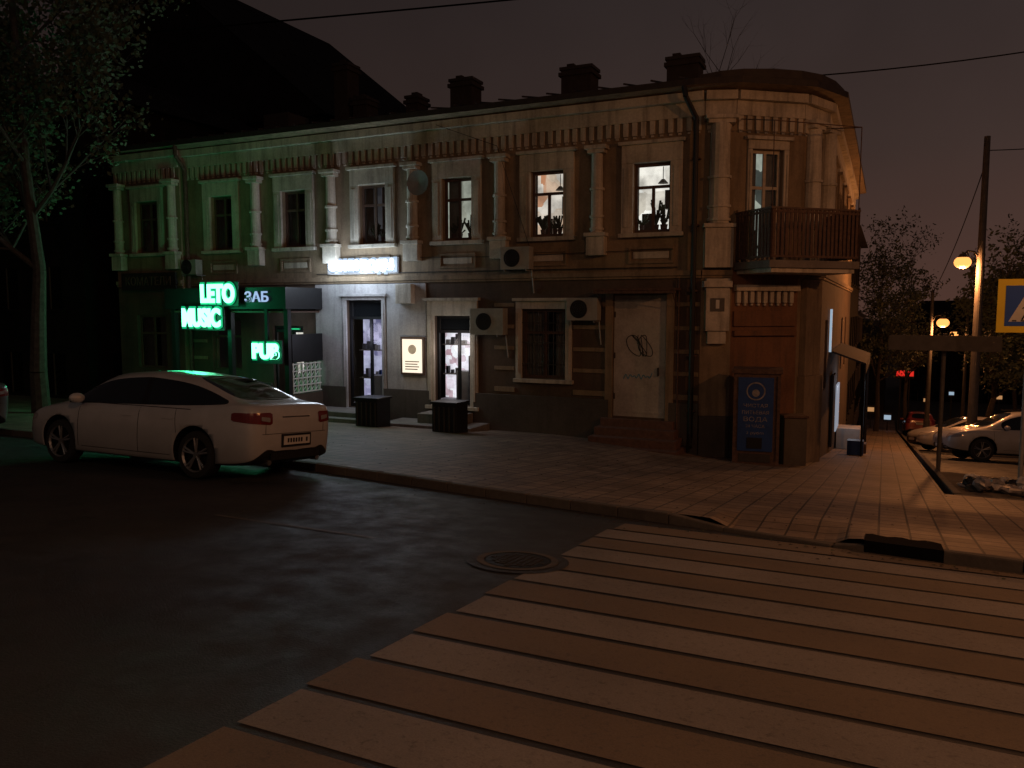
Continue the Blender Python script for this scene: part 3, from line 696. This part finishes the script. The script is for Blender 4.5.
def car(name,pf,paint,x,y,yaw):
    e=empty(name)
    S=pf['S'];L=pf['L']; ml=[paint,'car_glass','black_metal']
    verts=[];faces=[];mi=[];R=11
    nring=2*R-2
    for (sx,zb,be,zr,w,wr) in S:
        half=[(0,zb),(.8*w,zb),(w*.955,zb+.05),(w*.985,zb+.2),(w,zb+(be-zb)*.55),(w*.985,be-.1),(w*.945,be-.015),(w*.9,be+.012),(wr+.035,be+(zr-be)*.80),(wr*.88,be+(zr-be)*.97),(0,zr)]
        ring=half+[(-a,b_) for a,b_ in half[-2:0:-1]]
        for a,z in ring: verts.append((sx-L/2,a,z))
    ns=len(S)
    for i in range(ns-1):
        xm=(S[i][0]+S[i+1][0])/2
        for j in range(nring):
            j2=(j+1)%nring
            faces.append((i*nring+j,(i+1)*nring+j,(i+1)*nring+j2,i*nring+j2))
            seg=j if j<R-1 else nring-1-j
            m=0
            if seg==7 and pf['side'][0]<xm<pf['side'][1] and not(pf['bp'][0]<xm<pf['bp'][1]): m=1
            if seg==7 and pf['bp'][0]<xm<pf['bp'][1]: m=2
            if seg>=9 and (pf['rear'][0]<=xm<=pf['rear'][1] or pf['front'][0]<=xm<=pf['front'][1]): m=1
            if seg<=1: m=2
            mi.append(m)
    faces.append(tuple(range(nring)));mi.append(0)
    faces.append(tuple((ns-1)*nring+k for k in range(nring))[::-1]);mi.append(0)
    me=D.meshes.new('body'); me.from_pydata(verts,[],faces)
    for m in ml: me.materials.append(MATS[m])
    me.polygons.foreach_set('material_index',mi); me.polygons.foreach_set('use_smooth',[True]*len(faces)); me.update()
    bm=bmesh.new();bm.from_mesh(me);bmesh.ops.recalc_face_normals(bm,faces=bm.faces)
    cl=bm.edges.layers.float.get('crease_edge') or bm.edges.layers.float.new('crease_edge')
    for ed in bm.edges:
        ms={f.material_index for f in ed.link_faces}
        if len(ms)>1: ed[cl]=.7
    bm.to_mesh(me);bm.free()
    body=D.objects.new('body',me);col.objects.link(body);body.parent=e
    sd=body.modifiers.new('s','SUBSURF');sd.levels=2;sd.render_levels=2
    cb=MB()
    for wx in pf['wb']:
        for sgn in(-1,1): cb.cyl((wx-L/2,sgn*.58,pf['wr']+.02),(wx-L/2,sgn*1.2,pf['wr']+.02),pf['wr']+.05,pf['wr']+.05,32,'black_metal')
    cut=cb.build('arch_cut',e); 
    bo=body.modifiers.new('b','BOOLEAN');bo.operation='DIFFERENCE';bo.object=cut;bo.solver='EXACT'
    bpy.context.view_layer.update()
    dg=bpy.context.evaluated_depsgraph_get(); me2=D.meshes.new_from_object(body.evaluated_get(dg)); 
    body.modifiers.clear(); body.data=me2
    D.objects.remove(cut,do_unlink=True)
    bmt=bmesh.new(); bmt.from_mesh(me2); bvh=BVHTree.FromBMesh(bmt); bmt.free()
    for wx in pf['wb']:
        for sgn in(-1,1):
            b=MB();r=pf['wr'];cx=wx-L/2
            prof=[(.64,r*.6),(.655,r*.93),(.69,r),(.83,r),(.865,r*.95),(.875,r*.72)]
            for (ya,ra),(yb,rb) in zip(prof,prof[1:]): b.cyl((cx,sgn*ya,r),(cx,sgn*yb,r),ra,rb,28,'rubber',False)
            b.cyl((cx,sgn*.875,r),(cx,sgn*.85,r),r*.72,r*.66,28,'rim',False)
            b.cyl((cx,sgn*.78,r),(cx,sgn*.79,r),r*.7,r*.7,28,'black_metal')
            b.cyl((cx,sgn*.79,r),(cx,sgn*.86,r),.05,.045,14,'rim')
            for k in range(5):
                for dd in(-.13,.13):
                    a=2*math.pi*k/5+.3
                    p=Vector((cx,sgn*.845,r))+Vector((math.cos(a),0,math.sin(a)))*.03
                    q=Vector((cx,sgn*.86,r))+Vector((math.cos(a+dd),0,math.sin(a+dd)))*r*.69
                    b.cyl(p,q,.018,.016,6,'rim')
            b.build('wheel',e)
    b=MB()
    X0=-L/2
    def patch(front,sgn,a0,a1,z0,z1,m,taper=.4,off=.008,nu=14,nv=5):
        cxp=(L/2-.75) if front else (X0+.75); cyp=sgn*.15
        g=[]
        for i in range(nu+1):
            u=i/nu; ang=math.radians(a0+(a1-a0)*u)
            dx=math.cos(ang)*(1 if front else -1); dy=math.sin(ang)*sgn
            row=[]
            zc=(z0+z1)/2; hh=(z1-z0)/2*(1-taper*u)
            if i in(0,nu): hh*=.75
            for j in range(nv+1):
                z=zc+hh*(2*j/nv-1)+.02*u
                o=Vector((cxp+dx*3,cyp+dy*3,z)); d=Vector((-dx,-dy,0))
                hit=bvh.ray_cast(o,d)
                row.append(None if hit[0] is None else hit[0]+Vector((dx,dy,0))*off)
            g.append(row)
        for i in range(nu):
            for j in range(nv):
                q=[g[i][j],g[i+1][j],g[i+1][j+1],g[i][j+1]]
                if all(v is not None for v in q): b.face(q,m)
    def ell(c,r,m,seg=14):
        i0=len(b.v);k=b.mi(m);rows=8
        for a in range(rows+1):
            th=math.pi*a/rows
            for q in range(seg):
                ph=2*math.pi*q/seg; b.v.append((c[0]+r[0]*math.sin(th)*math.cos(ph),c[1]+r[1]*math.sin(th)*math.sin(ph),c[2]+r[2]*math.cos(th)))
        for a in range(rows):
            for q in range(seg):
                b.f.append((i0+a*seg+q,i0+a*seg+(q+1)%seg,i0+(a+1)*seg+(q+1)%seg,i0+(a+1)*seg+q));b.m.append(k)
    for sgn in(-1,1):
        if pf is SEDAN:
            patch(False,sgn,24,62,.78,.95,'tail_red',.35); patch(False,sgn,27,36,.82,.88,'headlamp',.1,.014)
            patch(True,sgn,28,64,.58,.74,'headlamp',.5)
        else:
            patch(False,sgn,35,70,.85,1.15,'tail_red',.2); patch(True,sgn,28,62,.70,.88,'headlamp',.5)
        patch(True,sgn,20,34,.33,.43,'headlamp',.3)
        mz=pf['S'][9][2]+.08
        ell((pf['front'][1]-.48-L/2,sgn*.99,mz),(.08,.12,.075),paint)
        b.cyl((pf['front'][1]-.46-L/2,sgn*.86,mz-.06),(pf['front'][1]-.48-L/2,sgn*.95,mz-.03),.025,.025,6,'black_metal')
        def seam(pl,r=.0045,m='black_metal'):
            last=None
            for (px,pz) in pl:
                h=bvh.ray_cast(Vector((px-L/2,sgn*3,pz)),Vector((0,-sgn,0)))
                if h[0] is None: last=None; continue
                p=h[0]+Vector((0,sgn*.0005,0))
                if last is not None: b.cyl(last,p,r,r,4,m,False)
                last=p
        zb0,zt0=(.30,.93) if pf is SEDAN else (.4,1.05)
        for sx in(1.25,2.07,3.32): seam([(sx+(.12*math.sin((z-zb0)*2.2) if sx<1.5 else 0),z) for z in [zb0+(zt0-zb0)*k/10 for k in range(11)]])
        seam([(1.25+k*.2,zb0) for k in range(11)])
        for sx in(1.5,2.32): seam([(sx-.1+.04*k,.80 if pf is SEDAN else .93) for k in range(6)],.012,paint)
        seam([(1.1+k*.2,(zt0+.015)) for k in range(13)],.007,'black_metal')
    def rseam(pl,r=.0045,m='black_metal'):
        last=None
        for (py,pz) in pl:
            h=bvh.ray_cast(Vector((X0-2,py,pz)),Vector((1,0,0)))
            if h[0] is None: last=None; continue
            if last is not None: b.cyl(last,h[0],r,r,4,m,False)
            last=h[0]
    rseam([(-.66+.066*k,.66) for k in range(21)]); rseam([(-.60,.66),(-.60,.8),(-.56,.92)]); rseam([(.60,.66),(.60,.8),(.56,.92)])
    rseam([(-.28+.056*k,.885) for k in range(11)],.012,'chrome')
    zp=.50 if pf is SEDAN else .8
    b.box(X0-.022,X0+.05,-.27,.27,zp,zp+.12,'white_plastic'); b.box(X0-.018,X0+.05,-.30,.30,zp-.03,zp+.15,'black_metal')
    for k in range(8):
        if k!=1: b.box(X0-.025,X0-.0225,-.22+k*.055,-.185+k*.055,zp+.03,zp+.09,'paint_black')
    b.box(X0-.006,X0+.14,-.5,.5,.30,.40,'black_metal')
    for sgn in(-1,1): b.cyl((X0+.2,sgn*.5,.27),(X0+.02,sgn*.5,.27),.04,.04,12,'chrome')
    b.box(L/2-.06,L/2+.006,-.42,.42,.34,.52,'black_metal'); b.box(L/2-.02,L/2+.012,-.26,.26,.4,.5,'white_plastic')
    if pf is SUV:
        for k in range(4): b.box(L/2-.05,L/2+.008,-.36,.36,.56+.03*k,.57+.03*k,'chrome')
        for sgn in(-1,1): b.cyl((-1.6,sgn*.62,1.70),(.2,sgn*.62,1.71),.02,.02,6,'black_metal')
    b.build('fittings',e)
    ex=.3;nx=-(gz(x+ex,y)-gz(x-ex,y))/(2*ex);ny=-(gz(x,y+ex)-gz(x,y-ex))/(2*ex)
    n=Vector((nx,ny,1)).normalized(); f=Vector((math.cos(yaw),math.sin(yaw),0)); f=(f-n*f.dot(n)).normalized(); s=n.cross(f)
    M=Matrix((( f.x,s.x,n.x,x),(f.y,s.y,n.y,y),(f.z,s.z,n.z,gz(x,y)+.004),(0,0,0,1)))
    e.matrix_world=M
    return e
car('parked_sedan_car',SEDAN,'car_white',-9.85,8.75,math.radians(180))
car('parked_sedan_car',SEDAN,'car_dark',-17.75,9.0,math.radians(180))
car('parked_suv_car',SUV,'car_white',3.95,30.6,math.radians(196))
car('parked_sedan_car',SEDAN,'car_silver',3.3,36.5,math.radians(200))
car('parked_sedan_car',SEDAN,'car_silver',3.8,43,math.radians(205))
car('parked_suv_car',SUV,'car_red',2.2,62,math.radians(92))

# ---------------------------------------------------------------- trees
def branch(b,p,d,L,r,lvl,mx,tips,spread=.6,up=.15,m='bark'):
    n=3 if lvl<2 else 2
    q=p
    for i in range(n):
        d=(d+Vector((random.gauss(0,.12),random.gauss(0,.12),random.gauss(0,.06)+up*.3))).normalized()
        q2=q+d*L/n; r2=r*(.82 if lvl<mx else .55)
        b.cyl(q,q2,r,r2,7 if lvl<2 else 4,m,False); q=q2;r=r2
        if lvl<mx:
            for k in range(2 if lvl>0 else 3):
                a=Vector((random.gauss(0,1),random.gauss(0,1),random.gauss(0,.5)+up)).normalized()
                branch(b,q,(d*(1-spread)+a*spread).normalized(),L*random.uniform(.5,.72),r*.6,lvl+1,mx,tips,spread,up,m)
        if lvl>=mx-1: tips.append(q)
def tree(name,x,y,h,mx=4,leaves=0,trunk=.22,spread=.55,up=.35,lsize=.07,base=None,br=1.0):
    e=empty(name); b=MB();tips=[]
    z=gz(x,y)+(.0 if base is None else base)
    q=Vector((x,y,z-.2)); nseg=8;r=trunk
    for i in range(nseg):
        q2=q+Vector((random.gauss(0,.08),random.gauss(0,.08),h*.75/nseg)); r2=r*.86
        b.cyl(q,q2,r,r2,10,'bark',False); q=q2;r=r2
        if i>=2:
            for k in range(2):
                a=random.uniform(0,6.28)
                branch(b,q,Vector((math.cos(a),math.sin(a),.75)).normalized(),br*h*random.uniform(.12,.2)*(1.1-.04*i),r*.5,1,mx,tips,spread,up)
    branch(b,q,Vector((0,0,1)),h*.2,r*.7,1,mx,tips,spread,up)
    b.build('branches',e,recalc=False)
    if leaves:
        lb=MB();k=lb.mi('leaf')
        for i in range(leaves):
            t=random.choice(tips)+Vector((random.gauss(0,.16),random.gauss(0,.16),random.gauss(0,.2)))
            u=Vector((random.gauss(0,1),random.gauss(0,1),random.gauss(0,1))).normalized(); w=u.orthogonal().normalized(); s=lsize*random.uniform(.5,1.3)
            j=len(lb.v); lb.v+=[tuple(t-u*s),tuple(t+w*s*.6),tuple(t+u*s),tuple(t-w*s*.6)]; lb.f.append((j,j+1,j+2,j+3)); lb.m.append(k)
        lb.build('foliage',e,recalc=False)
    return e
tree('street_tree',-20.1,13.7,14,4,34000,.24,.5,.42,.07,.1,1.1)
tree('street_tree',-24.5,12.8,14,4,14000,.24,.5,.4,.07,.1)
tree('bare_tree',-6.6,36,16,4,0,.25,.5,.4)
for (x,y,h) in((4.8,46,9.5),(8.5,66,13),(-.5,64,14),(7.5,50,11),(1.7,72,15),(10.5,58,14)):
    tree('bare_tree',x,y,h,4,4500,.2,.55,.3,.12)

# ---------------------------------------------------------------- background buildings
def house(name,x0,x1,y0,y1,z0,z1,m,lit=.1,gable=None):
    e=empty(name); b=MB()
    b.box(x0,x1,y0,y1,z0,z1,m)
    if gable:
        xm,zg=gable
        for yy in(y0-.3,y1): b.face([(x0-.6,yy,z1-.3),(x1+.6,yy,z1-.3),(xm,yy,zg)],m)
        b.face([(x0-.6,y0-.4,z1-.3),(xm,y0-.4,zg),(xm,y1+.3,zg),(x0-.6,y1+.3,z1-.3)],'house_dark'); b.face([(x1+.6,y0-.4,z1-.3),(xm,y0-.4,zg),(xm,y1+.3,zg),(x1+.6,y1+.3,z1-.3)],'house_dark')
    else:
        b.hexa([(x0-.4,y0-.4,z1),(x1+.4,y0-.4,z1),(x1+.4,y1+.4,z1),(x0-.4,y1+.4,z1),(x0+2,y0+2,z1+1.6),(x1-2,y0+2,z1+1.6),(x1-2,y1-2,z1+1.6),(x0+2,y1-2,z1+1.6)],m)
    z=z0+1.5
    while z+1.8<z1:
        x=x0+1
        while x+1.3<x1:
            k='dot_warm' if random.random()<lit else 'matte_black'
            b.box(x,x+1.1,y0-.04,y0+.05,z,z+1.5,k); b.box(x-.08,x+1.18,y0-.1,y0+.02,z-.1,z-.003,m); b.box(x+.52,x+.58,y0-.06,y0-.041,z,z+1.5,'brown_wood'); x+=2.4
        y=y0+1
        while y+1.3<y1:
            b.box(x1-.05,x1+.04,y,y+1.1,z,z+1.5,'matte_black'); b.box(x1-.02,x1+.1,y-.08,y+1.18,z-.1,z-.003,m); y+=2.4
        z+=3.1
    b.build('walls',e)
house('gabled_house',-45,-23.6,30,44,-4,10.6,'house_dark',0,(-34,19))
house('neighbour_house',-60,-25.5,19.2,29,-3,9,'house_dark',0)
house('townhouse',-16,-1.6,38.5,52,-8,5.2,'house_dark',.0)
house('townhouse',-18,-1.8,53,70,-10,1.0,'house_far',.0)
house('apartment_block',16,34,70,90,-14,-1,'house_far',.03)
house('apartment_block',-14,0,86,100,-14,-1,'house_far',.03)
house('apartment_block',2,15,105,125,-14,1,'house_dark',.02)
house('apartment_block',22,40,40,60,-9,-1.0,'house_far',.03)
e=empty('cafe_terrace'); b=MB()
b.hexa([(-1.45,25,.35),(-.5,25,-.0),(-.5,31,-.0),(-1.45,31,.35),(-1.45,25,.4),(-.5,25,.05),(-.5,31,.05),(-1.45,31,.4)],'awning')
b.box(-.54,-.5,25,31,-.25,-.0,'awning')
for yy in(25.05,28,30.9): b.cyl((-.55,yy,-4),(-.55,yy,-.1),.03,.03,8,'black_metal')
b.box(-1.46,-1.40,26,27.2,-2.6,-.4,'awning'); b.box(-1.46,-1.40,28,29.6,-2.4,-.9,'shop_white'); b.box(-1.46,-1.4,24.1,24.2,.4,1.6,'dot_cool')
b.box(-1.45,-.7,29.6,30.6,-3.6,-2.5,'white_plastic'); b.box(-.9,-.45,27.0,27.5,-3.4,-2.6,'brown_wood'); b.box(-.95,-.5,25.6,26.0,-3.3,-2.3,'machine_blue')
b.build('awning_and_front',e)
light('cafe_lamp',(-.95,29.0,-.9),12,(.75,.85,1),e,.2)
e=empty('distant_shop_lights'); b=MB()
for (x,y,z,m,s) in((1.2,75,-3.8,'dot_red',.35),(1.9,76,-3.9,'dot_red',.3),(3.4,80,-6.5,'dot_warm',.2),(-1,75,-7,'dot_warm',.25),(5.5,82,-6,'dot_cool',.2),(6.9,78,-6.6,'dot_warm',.18),(.3,70,-7,'dot_cool',.25),(9,80,-6,'dot_warm',.22),(11.5,78,-5.8,'dot_warm',.2)):
    b.box(x-s,x+s,y,y+.1,z-s*.7,z+s*.7,m); b.box(x-s-.06,x+s+.06,y+.11,y+.2,z-s-.1,z+s+.1,'black_metal'); b.box(x-.05,x+.05,y+.11,y+.2,-11,z-s-.1,'black_metal')
b.build('signs',e)

# ---------------------------------------------------------------- street furniture
SOD=(1,.36,.11)
def lamp(name,x,y,ztop,lx,ly,lz,power,r=.13,base=0,soft=.15,glob=.17,c=SOD,aim=None,cone=120):
    e=empty(name); b=MB(); z=gz(x,y)+base
    b.cyl((x,y,z-.2),(x,y,z+1.2),r*1.35,r*1.3,14,'sign_back'); b.cyl((x,y,z+1.2),(x,y,ztop),r,r*.6,14,'sign_back')
    pts=[Vector((x,y,lz+.0)),Vector((x+(lx-x)*.35,y+(ly-y)*.35,lz+.38)),Vector((x+(lx-x)*.75,y+(ly-y)*.75,lz+.42)),Vector((lx,ly,lz+.22))]
    for a,cc in zip(pts,pts[1:]): b.cyl(a,cc,.035,.03,8,'sign_back')
    b.cyl((lx,ly,lz+.14),(lx,ly,lz+.32),.2,.09,16,'sign_back')
    b.build('pole',e)
    g=MB(); rows=8;seg=14;k=g.mi('sodium')
    for a in range(rows+1):
        th=math.pi*a/rows
        for q in range(seg): ph=2*math.pi*q/seg; g.v.append((lx+glob*math.sin(th)*math.cos(ph),ly+glob*math.sin(th)*math.sin(ph),lz+glob*.8*math.cos(th)))
    for a in range(rows):
        for q in range(seg): g.f.append((a*seg+q,a*seg+(q+1)%seg,(a+1)*seg+(q+1)%seg,(a+1)*seg+q)); g.m.append(k)
    g.build('globe',e,True)
    if aim: light('lamp_light',(lx,ly,lz-glob-.08),power,c,e,soft,'SPOT',aim,cone,1.0)
    else: light('lamp_light',(lx,ly,lz-glob-.08),power,c,e,soft)
    return e
lamp('facade_fill_lamp',3.0,34,7.8,2.4,33.7,3.3,950,.17,glob=.29)
lamp('facade_fill_lamp',2.2,50,2.6,2.75,49.7,.85,600,glob=.32)
lamp('facade_fill_lamp',5.2,66,2.0,4.4,66,-.2,350,glob=.28)
lamp('facade_fill_lamp',5.5,-3.5,9.6,3.4,-1.6,7.8,820,soft=.12,c=(1,.46,.22),aim=(-.9,5.6,-.5),cone=126)
lamp('facade_fill_lamp',8.5,12.3,7.5,6.6,12.0,5.6,620,soft=.12,c=(1,.38,.13))
lamp('facade_fill_lamp',-9,-9,9.5,-8,-7.5,8,230,soft=.2,c=(1,.70,.46))  # unseen lamp behind the camera, added as warm fill for the facade
b=MB(); e=empty('pedestrian_crossing_sign'); sx,sy=2.35,17.3
z0=gz(sx,sy); b.cyl((sx,sy,z0-.1),(sx,sy,2.35),.04,.04,12,'grey_metal')
sf=Fr((sx-.53,sy-.06),(1,.12)); cz=1.66; h=.49
b.fbox(sf,.0,1.0,-.0,.012,cz-h,cz+h,'sign_yellow'); b.fbox(sf,.13,.87,.0125,.018,cz-.37,cz+.37,'sign_blue')
b.face([sf.w(a,.020,z) for a,z in [(.19,cz-.29),(.81,cz-.29),(.5,cz+.31)]],'white_plastic')
def limb(p,q,r): 
    b.cyl(Vector(sf.w(p[0],.0225,p[1])),Vector(sf.w(q[0],.0225,q[1])),r,r,6,'paint_black')
b.cyl(sf.w(.5,.021,cz+.1),sf.w(.5,.024,cz+.1),.035,.035,14,'paint_black')
for p,q,r in(((.5,cz+.05),(.49,cz-.08),.02),((.49,cz-.08),(.41,cz-.25),.013),((.49,cz-.08),(.57,cz-.16),.013),((.57,cz-.16),(.6,cz-.25),.012),((.5,cz+.03),(.41,cz-.05),.011),((.5,cz+.03),(.59,cz-.05),.011)): limb(p,q,r)
for k in range(4): b.fbox(sf,.25+k*.14,.32+k*.14,.0205,.022,cz-.285,cz-.262,'paint_black')
for z in(cz-.25,cz+.25): b.box(sx-.06,sx+.06,sy-.06,sy+.06,z-.02,z+.02,'grey_metal')
b.build('sign',e)
e=empty('direction_board'); b=MB(); bx,by=1.25,21.6; zz=gz(bx,by)
bf=Fr((.05,21.5),(1,-.10)); 
b.fbox(bf,0,2.35,0,.03,.62,.98,'sign_back')
for k in(.3,2.0): b.fbox(bf,k,k+.05,-.02,-.002,.6,1.0,'grey_metal')
b.cyl((bx,by+.05,zz-.1),(bx,by+.05,1.02),.05,.05,12,'sign_back')
b.build('board',e)
e=empty('rubbish_pile'); b=MB()
def blob(c,r,m,seed):
    rr=random.Random(seed); i0=len(b.v);k=b.mi(m);rows=7;seg=10
    for a in range(rows+1):
        th=math.pi*a/rows
        for q in range(seg):
            ph=2*math.pi*q/seg; s=1+rr.uniform(-.18,.18)
            b.v.append((c[0]+r[0]*s*math.sin(th)*math.cos(ph),c[1]+r[1]*s*math.sin(th)*math.sin(ph),c[2]+r[2]*s*math.cos(th)))
    for a in range(rows):
        for q in range(seg): b.f.append((i0+a*seg+q,i0+a*seg+(q+1)%seg,i0+(a+1)*seg+(q+1)%seg,i0+(a+1)*seg+q));b.m.append(k)
for i in range(34):
    x=1.5+random.random()*1.7;y=15.9+random.random()*1.3
    blob((x,y,gz(x,y)+.1+random.random()*.14),(random.uniform(.07,.22),random.uniform(.07,.2),random.uniform(.05,.15)),random.choice(['snow_dirty','bag','snow_dirty','white_plastic','black_metal','dirt']),i)
b.build('heap',e)
lb=MB()
def litter(x,y,z):
    s=random.uniform(.012,.03);a=random.random()*3
    lb.face([(x+s*math.cos(a),y+s*math.sin(a),z),(x-s*math.sin(a)*.6,y+s*math.cos(a)*.6,z+.006),(x-s*math.cos(a),y-s*math.sin(a),z),(x+s*math.sin(a)*.6,y-s*math.cos(a)*.6,z+.004)],random.choice(['dirt','leaf','bark','brown_wood']))
for i in range(260):
    x=random.uniform(-10,5); y=kerbY(x)-.18-abs(random.gauss(0,.25)); litter(x,y,gz(x,y)+.008)
for i in range(300):
    x=random.uniform(-16,1); y=kerbY(x)+.2+random.random()*6; litter(x,y,gz(x,y)+soff(x,y)+.006)
lb.build('fallen_leaves',recalc=False)
def wire(name,a,b_,sag,r=.018):
    a=Vector(a);b_=Vector(b_);w=MB();n=24;pr=a
    for i in range(1,n+1):
        t=i/n;p=a.lerp(b_,t)-Vector((0,0,sag*4*t*(1-t))); w.cyl(pr,p,r,r,4,'matte_black',False);pr=p
    w.build(name,recalc=False)
wire('overhead_wire',(-27,15.9,9.7),(0,28.9,12.5),.12,.028)
wire('overhead_wire',(-3.5,20,7.0),(16,30,11.5),.8,.018)
wire('overhead_wire',(3,34,7.3),(14,30,8),.5,.02); wire('overhead_wire',(3,34,6.9),(2.2,50,2.5),.4,.02)

# ---------------------------------------------------------------- world
w=D.worlds.new('World'); scene.world=w; w.use_nodes=True; nt=w.node_tree
bg=nt.nodes['Background']
sky=N(nt,'ShaderNodeTexSky',sky_type='NISHITA'); sky.sun_disc=False; sky.sun_elevation=math.radians(-6); sky.sun_rotation=math.radians(60)
tc=N(nt,'ShaderNodeTexCoord'); sp=N(nt,'ShaderNodeSeparateXYZ'); nt.links.new(tc.outputs['Generated'],sp.inputs[0])
hz=ramp(nt,sp.outputs[2],[(0,(.072,.035,.026)),(.18,(.044,.0275,.0235)),(.45,(.0235,.0192,.0200)),(1,(.009,.008,.0095))])
mr=N(nt,'ShaderNodeMapRange'); nt.links.new(sp.outputs[0],mr.inputs[0]); mr.inputs[1].default_value=-.8; mr.inputs[2].default_value=.35; mr.inputs[3].default_value=.6; mr.inputs[4].default_value=1.35
cl=noise(nt,tc.outputs['Generated'],2.5,4)
c1=mixc(nt,.5,hz,ramp(nt,cl,[(.3,(.6,.6,.6)),(.7,(1,1,1))]),'MULTIPLY')
vm=N(nt,'ShaderNodeVectorMath',operation='SCALE'); nt.links.new(c1,vm.inputs[0]); nt.links.new(mr.outputs[0],vm.inputs['Scale'])
vs=N(nt,'ShaderNodeVectorMath',operation='SCALE'); nt.links.new(sky.outputs[0],vs.inputs[0]); vs.inputs['Scale'].default_value=.004
va=N(nt,'ShaderNodeVectorMath',operation='ADD'); nt.links.new(vm.outputs[0],va.inputs[0]); nt.links.new(vs.outputs[0],va.inputs[1])
nt.links.new(va.outputs[0],bg.inputs[0]); bg.inputs[1].default_value=1.0

# ---------------------------------------------------------------- camera
cd=D.cameras.new('Camera'); cam=D.objects.new('Camera',cd); col.objects.link(cam)
cd.sensor_width=36; cd.lens=800/1024*36; cd.clip_end=3000; cd.clip_start=.05
th=math.radians(5.35)
fwd=Vector((-.424*math.cos(th),.906*math.cos(th),-math.sin(th)))
cam.location=(0,0,1.6); cam.rotation_euler=fwd.to_track_quat('-Z','Y').to_euler()
scene.camera=cam
